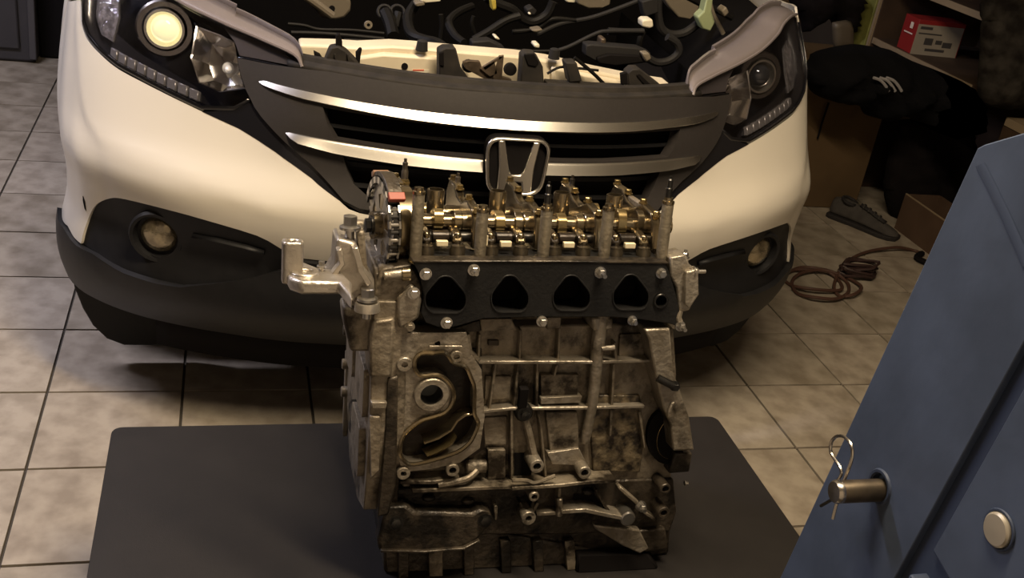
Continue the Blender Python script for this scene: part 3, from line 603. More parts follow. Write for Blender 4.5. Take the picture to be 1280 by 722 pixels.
# --- cylinder head
hd = eprism('cylinder_head', [(500, 326), (838, 328), (850, 395), (852, 412), (610, 414), (505, 418), (498, 360)], -.27, -.062, 'alloy_dirty', bevel=.003)
plate = [(516, 327), (600, 327), (700, 327), (832, 328), (838, 345), (845, 368), (851, 394), (852, 409), (836, 404), (800, 399), (766, 396), (664, 396), (604, 398), (570, 408), (548, 409), (532, 403), (526, 391), (530, 370), (526, 347)]
def port(x0, x1, y0, y1):
    c = (x0+x1)/2; r = (x1-x0)/2; hgt = y1-y0
    return rpoly([(c-r*.25, y0), (c+r*.25, y0), (c+r*.72, y0+hgt*.30), (c+r, y0+hgt*.5), (c+r, y0+hgt*.78), (c+r*.7, y1), (c-r*.7, y1), (c-r, y0+hgt*.78), (c-r, y0+hgt*.5), (c-r*.72, y0+hgt*.30)], 9, 3)
ports = [port(531, 583, 345, 391), port(614, 661, 344, 390), port(691, 738, 344, 388), port(766, 811, 343, 387)]
sp = eprism('intake_spacer', plate, -.060, .004, 'gasket_black', holes=ports+[circ(826, 376, 9)], bevel=.002)
for pt in ports:
    cx_ = sum(p[0] for p in pt)/len(pt); cy_ = sum(p[1] for p in pt)/len(pt); eprism('port_shade_plate', [(cx_+(p[0]-cx_)*1.03, cy_+(p[1]-cy_)*1.03) for p in pt], -.0605, -.052, 'dull_black', sp, bevel=0)  # black plate paints the shade deep inside each port
    b = MB(); q = [ep(x, y, .0045) for x, y in pt]; b.tube(q+q[:1], .0013, 5); eo('port_bead', b, 'gasket_black', sp)
u, v = euv(826, 376, .005); b = MB(); b.ring(ET(u, v, -.02), en, .0085, .0115, .027, 24, .001); eo('bypass_ring', b, 'dark_steel', sp)
erib('top_lip', [(516, 327), (600, 327), (700, 327), (836, 329)], -.02, .006, .003, 'alloy_dark', sp)
for x, y, r, st in ((532, 342, .0075, 0), (592, 337, .0075, .010), (750, 340, .0075, .012), (826, 341, .0070, .0), (558, 403, .0075, 0), (677, 401, .0070, .004), (790, 400, .0065, .006), (850, 407, .0070, .010)):
    ebolt(x, y, .004, r*.85, .011, 'steel', sp, stud=st)
ebolt(517, 366, .004, .0065, .010, 'steel', hd); ebolt(512, 408, .000, .0055, .008, 'alloy', hd)
eprism('head_lug', [(600, 399), (640, 398), (646, 412), (602, 414)], -.062, -.018, 'alloy_dirty', hd); eprism('head_lug', [(740, 397), (766, 397), (768, 412), (742, 414)], -.062, -.006, 'alloy', hd, bevel=.004)
eprism('head_lug', [(684, 396), (702, 396), (701, 410), (684, 412)], -.062, -.012, 'alloy_dirty', hd); eprism('head_lug', [(568, 410), (600, 400), (602, 414), (560, 416)], -.062, -.02, 'alloy_dark', hd)
# left front corner of the head: stepped casting with hoses stubs
eprism('head_corner', [(476, 336), (516, 330), (528, 352), (530, 372), (524, 392), (500, 398), (496, 418), (470, 420), (466, 380)], -.08, -.010, 'alloy_dirty', hd, bevel=.004)
eprism('head_corner', [(497, 372), (516, 356), (528, 374), (524, 398), (500, 412), (496, 398)], -.03, .002, 'alloy', hd, bevel=.004)
b = MB(); b.cyl(ep(480, 345, .0), ep(512, 341, .0), .0065, seg=14, ch=.001); eo('hose_stub', b, 'alloy', hd); b = MB(); b.cyl(ep(502, 343, .001), ep(513, 342, .001), .0095, seg=14, ch=.001); eo('stub_collar', b, 'oil_steel', hd)
# right end plate with studs
re_ = eprism('head_end_bracket', [(838, 322), (858, 318), (862, 330), (872, 338), (870, 372), (862, 388), (848, 392), (846, 360), (838, 345)], -.04, .0, 'alloy', hd, bevel=.003)
eprism('bracket_web', [(858, 340), (873, 336), (874, 368), (862, 386), (856, 380)], .0, .010, 'alloy', re_, bevel=.002)
b = MB(); u, v = euv(866, 339, .004); b.hexbolt(ET(u, v, .004), ex, .006, .008, stud=.012); eo('bolt', b, 'steel', re_)
b = MB(); u, v = euv(856, 322, -.01); b.hexbolt(ET(u, v, -.01), eu, .005, .008, stud=.004); eo('bolt', b, 'steel', re_)
b = MB(); b.tube([ep(850, 388, .0), ep(848, 396, .002), ep(850, 402, .004)], .005, 8, 3); eo('bracket_pin', b, 'alloy', re_)
b = MB(); b.prism([(.05, .15), (-.02, .15), (-.06, .045), (-.03, .04), (.06, .04)] if False else [(-.05, .04), (-.05, .085), (-.085, .105), (-.20, .105), (-.24, .09), (-.25, .04)], lambda a, c, h: ET(.232+h, c, a), .010); eo('head_end_wall', b, 'alloy_dirty', hd, bevel=.002)
b = MB(); b.prism([(-.05, .04), (-.05, .075), (-.25, .075), (-.25, .04)], lambda a, c, h: ET(-.145+h, c, a), .010); eo('head_end_wall', b, 'alloy_dark', hd, bevel=.002)
# --- valve train
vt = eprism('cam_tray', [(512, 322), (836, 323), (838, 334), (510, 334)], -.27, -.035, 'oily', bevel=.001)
def along(name, x0, x1, y, w_, prof, m, parent, seg=20):
    """lathe along u between two pixel columns; prof: (r, fraction)"""
    u0, v = euv(x0, y, w_); u1, _ = euv(x1, y, w_); b = MB(); b.lathe([(r, (u1-u0)*t) for r, t in prof], ET(u0, v, w_), ex, seg); return eo(name, b, m, parent)
CW = -.085
for base, wv, yy, mm in (('intake_camshaft', CW, 276, 'oil_steel'), ('exhaust_camshaft', -.205, 268, 'oil_steel')):
    u0, v0 = euv(500, yy, wv); u1, _ = euv(838, yy, wv)
    b = MB(); b.cyl(ET(u0, v0, wv), ET(u1, v0, wv), .0115, seg=18); cs_ = eo(base, b, mm)
    k = 0
    for i, u in enumerate((-.092, 0.0, .094, .188)):
        ph = (.4, 2.6, -1.9, 1.2)[i]
        for du, L in ((-.028, .011), (0., .014), (.028, .011)):
            b = MB(); a = ph+(0 if du else .35); pr = []
            for t in np.linspace(0, 2*math.pi, 22, endpoint=False):
                r = .0165+.009*max(0, math.cos(t-a))**3; pr.append((wv+r*math.cos(t), v0+r*math.sin(t)))
            b.prism(pr, lambda p, q, h: ET(u+du-L/2+h, q, p), L); eo('cam_lobe', b, 'oil_gold' if du == 0 else mm, cs_, bevel=.001, ang=50)
    for u in (-.138, -.046, .047, .141, .225):
        b = MB(); b.cyl(ET(u-.011, v0, wv), ET(u+.011, v0, wv), .0165, seg=20, ch=.001); eo('cam_journal', b, mm, cs_)
# cam caps: a sloping bridge per bearing with gold bolts
for i, (px_, py_) in enumerate(((519, 242), (599, 264), (678, 262), (754, 262), (826, 254))):
    u, v = euv(px_, 325, -.02)
    b = MB(); b.prism([(-.045, .05), (-.05, .088), (-.062, .104), (-.10, .108), (-.135, .096), (-.165, .098), (-.19, .112), (-.225, .112), (-.245, .09), (-.245, .05)], lambda a, c, h: ET(u-.007+h, c, a), .014); cp_ = eo('cam_cap', b, 'oil_steel' if i else 'alloy_dark', vt, bevel=.003)
    for w_, vv in ((-.058, .100), (-.112, .106), (-.178, .106), (-.230, .110)):
        b = MB(); b.hexbolt(ET(u, vv, w_), eu, .0052, .008); eo('cap_bolt', b, 'oil_gold', cp_)
    # front pillar
    top = euv(px_, py_, -.02)[1]; b = MB(); b.lathe([(.0085, 0), (.0085, top-.036), (.0078, top-.034), (.0078, top-.032)], ET(u, .036, -.02), eu, 16); pl = eo('pillar', b, mat('pillar_steel', (.24, .21, .155), .42, .6, var=(40, .6, (.16, .135, .095)), bump=(140, .4)), vt, ang=50)
    b = MB(); b.lathe([(.009, 0), (.009, .004), (.0065, .005), (.0065, .009)], ET(u, top, -.02), eu, 12); eo('pillar_cap', b, 'oil_steel', pl)
    b = MB(); b.lathe([(.0098, 0), (.0098, .003)], ET(u, .038, -.02), eu, 14); eo('pillar_foot', b, 'oil_gold', pl)
    if i in (2, 4):
        b = MB(); b.lathe([(.0048, 0), (.0048, .018), (.0038, .019), (.0038, .030), (.0020, .032), (.0020, .036)], ET(u, top+.004, -.022), eu, 12); eo('stud', b, 'dark_steel', pl)
# plug tubes
for x, y in ((545, 236), (623, 238), (703, 240), (769, 243)):
    u, v = euv(x, y, -.15); b = MB(); b.lathe([(.0130, -.10), (.0130, -.002), (.0122, 0), (.0105, 0), (.0105, -.03), (.001, -.03)], ET(u, v, -.15), eu, 24); eo('plug_tube', b, 'oil_steel', vt, ang=40)
# rocker gear under the intake cam
for i, u in enumerate((-.092, 0.0, .094, .188)):
    for du in (-.022, .022):
        b = MB(); b.lathe([(.0105, 0), (.0112, .004), (.0112, .017), (.0090, .020), (.0090, .023), (.004, .025), (.004, .030)], ET(u+du, .036, -.031), eu, 18); vl = eo('valve_spring_cap', b, 'cup_steel', vt, ang=40)
        b = MB(); b.prism([(-.075, .060), (-.036, .058), (-.030, .064), (-.036, .073), (-.060, .077), (-.078, .074)], lambda a, c, h: ET(u+du-.007+h, c, a), .014); eo('rocker_arm', b, 'oil_steel' if du > 0 else 'oily', vt, bevel=.003)
        b = MB(); b.ball(ET(u+du, .072, -.036), .0052); eo('rocker_screw', b, 'oil_steel', vt)
    b = MB(); b.cyl(ET(u-.012, .066, -.050), ET(u+.012, .066, -.050), .009, seg=16, ch=.001); eo('rocker_roller', b, 'oily', vt)
    b = MB(); b.box((0, 0, 0), (.0165, .008, .008)); T_ = ET(u, .061, -.034); b.v = [tuple(T_+ex*p[0]+en*p[1]+eu*p[2]) for p in b.v]; eo('follower_pad', b, 'pale_pad', vt, bevel=.001)
u, v = euv(608, 309, -.026); b = MB(); b.bar(ET(u, v-.016, -.03), ET(u, v+.016, -.03), .0045, .003, en); eo('pale_strip', b, 'pale_pad', vt)
u0 = euv(510, 290, -.06)[0]; b = MB(); b.cyl(ET(u0, .062, -.066), ET(.23, .062, -.066), .0075, seg=14); eo('rocker_shaft', b, 'dark_steel', vt)
# rear studs
for x, y0, y1 in ((507, 198, 232), (573, 216, 250), (716, 219, 250)):
    u, v = euv(x, y0, -.215); _, v2 = euv(x, y1, -.215); L = v-v2; b = MB(); b.lathe([(.0055, -.03), (.0055, L*.55), (.0042, L*.6), (.0042, L*.85), (.0024, L*.88), (.0024, L)], ET(u, v2, -.215), eu, 12); st_ = eo('stud', b, 'alloy_dark', vt)
    b = MB(); b.lathe([(.0085, 0), (.0085, .010), (.0062, .013)], ET(u, v2-.002, -.215), eu, 6); eo('stud_nut', b, 'oil_gold', st_)
# left cam phaser and sprocket, facing left
sx = (ex-en*.13).normalized(); sn = eu.cross(sx); sn = -sn if sn.dot(en) < 0 else sn
su, sv = euv(475, 281, -.085); C0 = ET(su, sv, -.085); SR = .064
spk = empty if False else None
b = MB(); n = 38; pr = []
for k in range(n):
    for f_, r in ((-.32, SR-.005), (-.14, SR), (.14, SR), (.32, SR-.005)):
        t = 2*math.pi*(k+f_)/n; pr.append((math.cos(t)*r, math.sin(t)*r))
win = [[(.036+0*0)*0+0 for _ in ()]]
wins = []
for k in range(5):
    a = 2*math.pi*k/5+.3; wins.append([(r*math.cos(a+t), r*math.sin(a+t)) for r, t in ((.024, -.28), (.044, -.36), (.046, 0), (.044, .36), (.024, .28))])
b.prism(pr, lambda a, c, h: C0+sn*a+eu*c+sx*h, .010, wins); sk = eo('cam_sprocket', b, 'steel', bevel=0, ang=30)
b = MB(); b.lathe([(.020, -.012), (.020, .0), (.050, .002), (.050, .012), (.056, .016), (.056, .040), (.050, .042), (.016, .042)], C0, sx, 32); eo('cam_phaser', b, 'oil_steel', sk, ang=30)
b = MB(); b.hexbolt(C0-sx*.012, -sx, .010, .010); eo('centre_bolt', b, 'dark_steel', sk)
# timing chain links on the rim
ch = eo('timing_chain', MB().ring(C0+sx*.002, sx, SR-.004, SR+.001, .006, 40), 'dark_steel')
for k in range(38):
    t = 2*math.pi*(k+.5)/38
    if -2.0 < ((t+math.pi) % (2*math.pi))-math.pi < 2.75:
        e = sn*math.cos(t)+eu*math.sin(t); tg = eu*math.cos(t)-sn*math.sin(t); b = MB()
        for q in (-.004, .010): b.bar(C0+sx*q+e*SR-tg*.0052, C0+sx*q+e*SR+tg*.0052, .0025, .009, e)
        b.cyl(C0-sx*.005+e*SR, C0+sx*.012+e*SR, .0026, seg=8); eo('chain_link', b, 'steel' if k % 2 else 'dark_steel', ch, smooth=False)
b = MB(); rr = []
for t in np.linspace(.75, 2.1, 9):
    e = sn*math.cos(t)+eu*math.sin(t); rr.append([C0-sx*.004+e*(SR+.006), C0-sx*.004+e*(SR+.012), C0+sx*.016+e*(SR+.012), C0+sx*.016+e*(SR+.006)])
b.rings(rr); cg = eo('chain_guide', b, 'alloy_dark', bevel=.001)
for t in (.78, 2.05):
    e = sn*math.cos(t)+eu*math.sin(t); b = MB(); b.bar(C0-sx*.005+e*(SR+.011), C0+sx*.018+e*(SR+.011), .012, .008, e); eo('guide_end', b, 'orange_guide' if t > 1 else 'red_paint', cg, bevel=.001)
b = MB(); b.box((0, 0, 0), (.012, .005, .004)); T_ = C0-eu*(SR+.001)+sn*.01+sx*.004; b.v = [tuple(T_+sx*p[0]+sn*p[1]+eu*p[2]) for p in b.v]; eo('paint_mark', b, 'red_paint', ch)
# head wall behind the sprocket (chain chamber)
side('chain_chamber_wall', [(-.02, .0), (-.02, .02), (-.04, .026), (-.25, .03), (-.27, .0)], su-.012, su+.03, 'alloy_dirty', hd)
# --- engine mount bracket with vertical bolts
mb_ = None
WB = .012
u1, v1 = euv(378, 352, WB+.02)
def hz(name, poly, v0, v1_, m, parent=None, bevel=.003, holes=(), **k):     # outline in (u, w), extruded along eu
    b = MB(); b.prism(poly, lambda a, c, h: ET(a, v0+h, c), v1_-v0, holes); return eo(name, b, m, parent, bevel=bevel, **k)
def uw(x, y, v):                                                     # pixel -> (u, w) on the plane at height v
    r = Vector(ray(x, y)); c = V(0, 0, CAMH); t = ((EO+eu*v)-c).dot(eu)/r.dot(eu); p = c+r*t-EO; return (p.dot(ex), p.dot(en))
VT = euv(380, 341, .0)[1]
pad = uw(381, 341, VT); A = [uw(x, y, VT) for x, y in ((357, 338), (360, 330), (378, 326), (398, 334), (424, 336), (440, 352), (440, 372), (424, 352), (396, 352), (376, 352), (362, 347))]
arm = hz('mount_bracket', A, VT-.018, VT, 'alloy_clean', bevel=.004)
hz('arm_pad', [(pad[0]+.020*math.cos(t), pad[1]+.020*math.sin(t)) for t in np.linspace(0, 2*math.pi, 24, endpoint=False)], VT-.018, VT+.003, 'alloy_clean', arm, holes=[[(pad[0]+.009*math.cos(t), pad[1]+.009*math.sin(t)) for t in np.linspace(0, 2*math.pi, 16, endpoint=False)]])
b = MB(); b.cyl(ET(pad[0], VT-.004, pad[1]), ET(pad[0], VT-.003, pad[1]), .009); eo('bolt_hole', b, 'dull_black', arm)
VL = euv(366, 300, -.01)[1]; lg = uw(366, 300, VL)
hz('arm_lug', rpoly([(lg[0]-.014, lg[1]-.013), (lg[0]+.014, lg[1]-.013), (lg[0]+.014, lg[1]+.013), (lg[0]-.014, lg[1]+.013)], .008), VT-.016, VL, 'alloy_clean', arm, holes=[[(lg[0]+.006*math.cos(t), lg[1]+.006*math.sin(t)) for t in np.linspace(0, 2*math.pi, 14, endpoint=False)]])
# upright of the bracket, ribs and bolts
eprism('bracket_upright', [(421, 298), (446, 303), (452, 330), (468, 350), (470, 380), (462, 388), (440, 384), (432, 366), (412, 358), (410, 348), (418, 334)], -.075, -.012, 'alloy_clean', arm, bevel=.005)
erib('bracket_rib', [(424, 312), (428, 330), (416, 346)], -.014, .004, .007, 'alloy_clean', arm); erib('bracket_rib', [(444, 310), (452, 340), (462, 356)], -.014, .006, .008, 'alloy_clean', arm); erib('bracket_rib', [(410, 352), (430, 358), (440, 376)], -.014, .008, .007, 'alloy_clean', arm)
eprism('bracket_post', [(446, 290), (456, 288), (459, 330), (464, 352), (452, 340)], -.05, -.02, 'alloy_dirty', arm, bevel=.004)
eprism('bracket_foot', [(428, 384), (470, 386), (472, 402), (462, 440), (438, 440), (430, 404)], -.06, -.012, 'alloy_dirty', arm, bevel=.005)
def vbolt(x, ytop, ybase, w_, r, hh, m, parent, collar=True):
    u, v = euv(x, ybase, w_); _, vt_ = euv(x, ytop, w_); L = vt_-v; b = MB(); b.cyl(ET(u, v-.02, w_), ET(u, v+L-hh, w_), r*.62, seg=12)
    b.lathe([(r*1.45, 0), (r*1.45, hh*.2), (r*1.05, hh*.3)], ET(u, v+L-hh, w_), eu, 18); b.lathe([(r, hh*.25), (r, hh*.95), (r*.8, hh)], ET(u, v+L-hh, w_), eu, 6); return eo('bolt', b, m, parent)
vbolt(437, 269, 300, -.03, .0100, .019, 'steel', arm); vbolt(459, 360, 380, .004, .0098, .017, 'steel', arm); vbolt(402, 326, 334, -.01, .0045, .008, 'steel', arm)
u, v = euv(459, 384, .004); b = MB(); b.lathe([(.018, -.012), (.017, -.003), (.0155, 0)], ET(u, v+.008, .004), eu, 20); eo('bolt_boss', b, 'alloy_clean', arm)
# ---------------------------------------------------------------- open engine bay
mat('bay_black', (.0035, .003, .003), .8, spec=.1); mat('hose_black', (.0055, .005, .0046), .55, spec=.2); mat('bay_white', (.74, .66, .50), .4, var=(12, .6, (.60, .52, .38)))
mat('rust_steel', (.16, .12, .085), .5, .7, var=(40, .8, (.06, .045, .03))); mat('beige_plastic', (.16, .135, .10), .55); mat('yellow_plastic', (.45, .36, .06), .5); mat('green_metal', (.34, .40, .22), .5, .3)
mat('cream_plastic', (.75, .70, .55), .4); mat('grey_rubber', (.016, .015, .015), .65, spec=.25); mat('sticker_red', (.6, .10, .05), .5); mat('dusty_black', (.018, .016, .0145), .7, var=(30, .7, (.034, .029, .024)), spec=.25)
def bp(x, y, Y): return aty(x, y, Y)
def bprism(name, px, Yf, dep, m, parent=None, bevel=.002, holes=(), **k):
    f_ = lambda L: [(bp(x, y, Yf).x, bp(x, y, Yf).z) for x, y in L]
    b = MB(); b.prism(f_(px), lambda u, v, w_: V(u, Yf+w_, v), dep, [f_(h) for h in holes]); return obj(name, b, m, parent or car, bevel=bevel, **k)
bay = obj('bay_tub', MB().add([(CARX+x, CARY+y, z) for z in (.30, .80) for x, y in ((-.60, .30), (.60, .30), (.66, 1.28), (-.66, 1.28))], [(3, 2, 1, 0), (0, 3, 7, 4), (1, 5, 6, 2), (2, 6, 7, 3)]), 'bay_black', car, smooth=False)
for g in (1, -1):
    b = MB(); b.add([(CARX+g*.60, CARY+.40, .55), (CARX+g*.66, CARY+1.28, .55), (CARX+g*.84, CARY+1.28, 1.02), (CARX+g*.80, CARY+.62, .97), (CARX+g*.66, CARY+.42, .86)], [(0, 1, 2, 3, 4)]); obj('inner_fender', b, 'bay_black', car, solid=.004)
b = MB(); b.box((CARX, CARY+1.30, .70), (1.6, .03, .80)); obj('firewall', b, 'bay_black', car)
b = MB(); b.box((CARX, CARY+1.42, 1.06), (1.7, .26, .05)); obj('cowl', b, 'black_plastic', car, bevel=.01)
# raised bonnet
b = MB(); rows = []
for t in np.linspace(0, 1, 9):
    y = CARY+1.33-.62*t; z = 1.10+.98*t; hw = .80-.06*t**2-.05*t; rows.append([V(CARX+hw*q, y+.05*math.sin(math.pi*t)+.03*(1-q*q), z) for q in np.linspace(-1, 1, 13)])
b.rings(rows, cap=False, closed=False); hood = obj('bonnet', b, 'white_paint', car, solid=.02)
b = MB(); b.cyl((CARX-.62, CARY+.75, .95), (CARX-.60, CARY+1.0, 1.65), .006, seg=8); obj('bonnet_stay', b, 'dark_steel', car)
# slam cover behind the grille
sl = MB(); rows = []
for s in np.linspace(-.45, .45, 37):
    a = cs(s, .866, .004); rows.append([a+V(0, 0, -.004), a+V(0, .006, .004), a+V(0, .03, .006), a+V(0, .034, .014), a+V(0, .06, .012), a+V(0, .062, -.03)])
sl.rings(rows, cap=False, closed=False); slam = obj('slam_cover', sl, 'dusty_black', car, solid=.004, ang=30)
bm_ = bprism('radiator_support', [(374, 56), (420, 57), (450, 59), (490, 57), (520, 59), (600, 66), (650, 70), (690, 76), (750, 90), (800, 100), (840, 106), (838, 125), (700, 130), (560, 118), (460, 102), (400, 98), (380, 84)], 2.16, .06, 'bay_white', holes=[circ(506, 83, 4.2, 12)], bevel=.006)
bprism('support_step', [(440, 73), (480, 67), (540, 71), (552, 72), (552, 104), (470, 98), (442, 90)], 2.145, .02, 'bay_white', bm_, bevel=.006)
bprism('support_step', [(690, 84), (748, 96), (786, 104), (786, 120), (690, 112)], 2.145, .02, 'bay_white', bm_, bevel=.006)
bprism('support_hole', circ(506, 83, 4.2, 12), 2.143, .003, 'dull_black', bm_, bevel=0)
bprism('warning_sticker', [(515, 87), (536, 87), (537, 91), (516, 91)], 2.1435, .001, 'cream_plastic', bm_, bevel=0); bprism('sticker_stripe', [(516, 87), (530, 87), (530, 88.5), (516, 88.5)], 2.143, .001, 'sticker_red', bm_, bevel=0)
for x, y in ((527, 57), (692, 67)):
    p = bp(x, y+6, 2.15); b = MB(); b.lathe([(.013, 0), (.011, .020), (.008, .022), (.001, .022)], p, V(0, 0, 1), 14); obj('rubber_buffer', b, 'grey_rubber', bm_, ang=50)
br_ = bprism('grille_bracket', [(402, 90), (408, 72), (413, 60), (424, 58), (434, 64), (446, 76), (457, 90)], 2.09, .03, 'dusty_black', slam, bevel=.004)
bprism('bracket_peg', [(420, 44), (425, 42), (428, 52), (428, 60), (420, 61)], 2.10, .012, 'dull_black', slam); bprism('bracket_finger', [(445, 66), (450, 60), (453, 61), (451, 70), (450, 80), (445, 78)], 2.10, .012, 'dull_black', slam, bevel=.003)
bprism('bracket_finger', [(392, 64), (396, 66), (400, 68), (404, 74), (402, 86), (396, 88)], 2.11, .012, 'dull_black', slam); bprism('steel_clip', [(396, 73), (399, 73), (399, 80), (396, 80)], 2.105, .004, 'steel', slam, bevel=0)
for x in (418, 434): bprism('bracket_rib', [(x, 68), (x+1.5, 68), (x+5, 88), (x+3, 88)], 2.084, .008, 'dusty_black', slam, bevel=0)
for q in ([(549, 64), (556, 60), (570, 60), (576, 84), (590, 104), (560, 112), (549, 100)], [(653, 70), (658, 66), (670, 67), (676, 78), (679, 84), (681, 114), (650, 114), (652, 90)], [(707, 78), (721, 78), (728, 102), (712, 104)], [(785, 92), (792, 86), (800, 86), (826, 106), (834, 118), (787, 118)]):
    bprism('grille_bracket', q, 2.085, .035, 'dusty_black', slam, bevel=.003)
bprism('bracket_slot', [(796, 94), (800, 93), (818, 110), (812, 113)], 2.082, .006, 'dull_black', slam, bevel=0); bprism('bracket_mouth', [(776, 92), (784, 90), (785, 106), (777, 106)], 2.083, .01, 'dull_black', slam)
bprism('bracket_mouth', [(549, 66), (555, 64), (555, 84), (549, 82)], 2.082, .006, 'dull_black', slam); bprism('bracket_top', [(655, 68), (668, 67), (674, 78), (670, 84), (660, 82)], 2.082, .006, 'dull_black', slam)
bprism('slam_rail', [(684, 103), (740, 107), (784, 109), (784, 116), (684, 112)], 2.075, .03, 'dusty_black', slam, bevel=.002)
# bonnet latch
la = bprism('latch_plate', [(579, 78), (586, 76), (600, 77), (604, 88), (640, 100), (632, 106), (604, 98), (582, 86)], 2.105, .012, 'rust_steel', bm_, bevel=.001)
for q in ([(603, 84), (626, 70), (629, 71), (606, 88)], [(624, 70), (630, 69), (627, 103), (620, 104), (616, 98)], [(600, 86), (618, 76), (622, 92), (612, 96)]): bprism('latch_arm', q, 2.10, .006, 'rust_steel', la, bevel=.001)
for x, y in ((585, 82), (637, 86)):
    p = bp(x, y, 2.135); b = MB(); b.lathe([(.014, 0), (.013, .012), (.006, .014), (.001, .014)], p, V(0, -1, .1), 16); obj('grommet', b, 'dull_black', bm_)
for P, r in (([(718, 72), (728, 80), (742, 92), (756, 106)], .004), ([(684, 92), (700, 84), (720, 85), (748, 88)], .003)):
    b = MB(); b.tube([bp(x, y, 2.12) for x, y in P], r, 8, 4); obj('wire', b, 'hose_black', bm_)
# pipes, hoses and connectors inside the bay
def hose(name, pts, r, Y, m='hose_black'):
    b = MB(); b.tube([bp(p[0], p[1], p[2] if len(p) > 2 else Y) for p in pts], r, 9, 5); return obj(name, b, m, car)
hose('cooler_pipe', [(360, 30), (380, 32), (400, 37), (440, 38), (480, 42)], .004, 2.40); hose('cooler_pipe', [(364, 41), (400, 42), (440, 45), (480, 49)], .005, 2.36); hose('cooler_pipe', [(430, 50), (470, 52), (520, 54)], .004, 2.30)
hose('coolant_hose', [(520, 4, 2.6), (510, 22, 2.55), (514, 42, 2.45), (530, 50, 2.4), (546, 54, 2.35), (556, 62, 2.25)], .013, 2.5); hose('coolant_hose', [(590, 8, 2.6), (572, 16, 2.55), (561, 28, 2.5), (568, 44, 2.45), (580, 54, 2.4)], .010, 2.5)
hose('wire_loom', [(592, 50), (610, 40), (632, 26), (650, 20)], .010, 2.45); hose('wire_loom', [(550, 55), (552, 35), (551, 18)], .006, 2.5); hose('wire_loom', [(594, 44), (590, 30), (592, 20)], .005, 2.5)
hose('wire_loom', [(608, -4), (620, 4), (640, 12), (654, 24), (668, 27), (684, 18), (692, 2)], .012, 2.5, 'rust_steel' if False else 'hose_black'); hose('wire_loom', [(640, 40), (670, 36), (690, 24), (720, 26)], .006, 2.5)
hose('wire_loom', [(590, 66), (620, 62), (660, 64), (690, 64)], .004, 2.25); hose('wire_loom', [(670, 44), (700, 30), (740, 22), (780, 8), (810, -4)], .006, 2.5, 'grey_rubber')
hose('brake_pipe', [(694, 64), (712, 58), (745, 42), (762, 39), (805, 39)], .005, 2.35, 'grey_rubber'); hose('coolant_hose', [(760, 39), (780, 40), (804, 40)], .009, 2.36, 'grey_rubber')
hose('wire_loom', [(824, -6), (822, 12), (826, 34), (838, 43), (856, 41), (874, 28)], .011, 2.45, 'grey_rubber'); hose('wire_loom', [(806, 36), (800, 50), (799, 62)], .008, 2.4); hose('coolant_hose', [(806, 70), (820, 78), (836, 76), (848, 66), (846, 54), (834, 46)], .010, 2.35, 'grey_rubber')
hose('wire_loom', [(886, -4), (890, 14), (898, 30), (904, 42)], .006, 2.45, 'beige_plastic'); hose('wire_loom', [(860, -4), (880, 6), (900, 14), (915, 22)], .009, 2.5)
bprism('horn_body', [(366, -10), (430, -10), (439, 2), (438, 14), (431, 22), (420, 25), (402, 23), (394, 12)], 2.62, .06, 'beige_plastic', bevel=.006); hose('horn_strap', [(380, -6), (400, 8), (416, 20)], .010, 2.60, 'beige_plastic'); bprism('horn_hole', circ(415, 11, 4, 10), 2.608, .004, 'dull_black', bevel=0)
b = MB(); b.ring(bp(460, 31, 2.5), V(0, -1, .2), .004, .010, .01, 18, .001); obj('sensor_ring', b, 'beige_plastic', car)
for x in (481, 497):
    b = MB(); b.torus(bp(x, 15, 2.6), V(0, -1, .6), .017, .004, 20, 6); obj('hose_clip', b, 'grey_rubber', car)
hose('coolant_hose', [(482, 16, 2.6), (488, 30, 2.55), (492, 46, 2.5)], .016, 2.55); hose('coolant_hose', [(498, 16, 2.6), (494, 34, 2.58)], .012, 2.55)
for q, m, Y in (([(614, -2), (620, -2), (621, 12), (616, 14)], 'yellow_plastic', 2.45), ([(524, 0), (548, -4), (552, 2), (530, 4)], 'cream_plastic', 2.55), ([(518, 4), (530, 2), (532, 7), (520, 9)], 'beige_plastic', 2.54), ([(668, 55), (675, 55), (675, 61), (668, 60)], 'cream_plastic', 2.32), ([(803, 26), (806, 24), (816, 24), (817, 34), (812, 36), (803, 34)], 'cream_plastic', 2.38),
                 ([(618, 46), (622, 46), (626, 50), (620, 50)], 'cream_plastic', 2.4), ([(664, 38), (676, 36), (680, 38), (668, 41)], 'beige_plastic', 2.45), ([(658, 12), (666, 8), (672, 14), (668, 20), (660, 19)], 'grey_rubber', 2.5), ([(661, 16), (664, 16), (664, 19), (661, 19)], 'cream_plastic', 2.49),
                 ([(590, 52), (612, 50), (632, 60), (628, 64), (590, 62)], 'grey_rubber', 2.35), ([(720, -6), (764, -6), (763, 6), (752, 11), (736, 11), (722, 5)], 'beige_plastic', 2.6), ([(706, -4), (722, -2), (720, 4), (708, 3)], 'cream_plastic', 2.62),
                 ([(733, 56), (740, 55), (800, 60), (814, 66), (812, 78), (798, 80), (760, 82), (746, 78), (732, 70)], 'grey_rubber', 2.28), ([(746, 72), (760, 68), (800, 70), (806, 78), (770, 83), (748, 80)], 'dull_black', 2.27), ([(752, 48), (758, 48), (758, 58), (751, 58)], 'rust_steel', 2.3), ([(802, 66), (812, 66), (815, 74), (808, 78)], 'beige_plastic', 2.26),
                 ([(826, -8), (876, -8), (874, 14), (862, 25), (848, 22), (836, 8)], 'beige_plastic', 2.62), ([(872, 22), (880, 14), (884, -4), (892, -6), (890, 14), (894, 28), (888, 40), (878, 36)], 'green_metal', 2.4), ([(902, 14), (908, 8), (912, 16), (906, 22)], 'beige_plastic', 2.4), ([(802, 2), (822, -4), (824, 16), (806, 22)], 'grey_rubber', 2.42)):
    bprism('connector' if m in ('cream_plastic', 'yellow_plastic') else 'bay_component', q, Y, .035, m, bevel=.004)
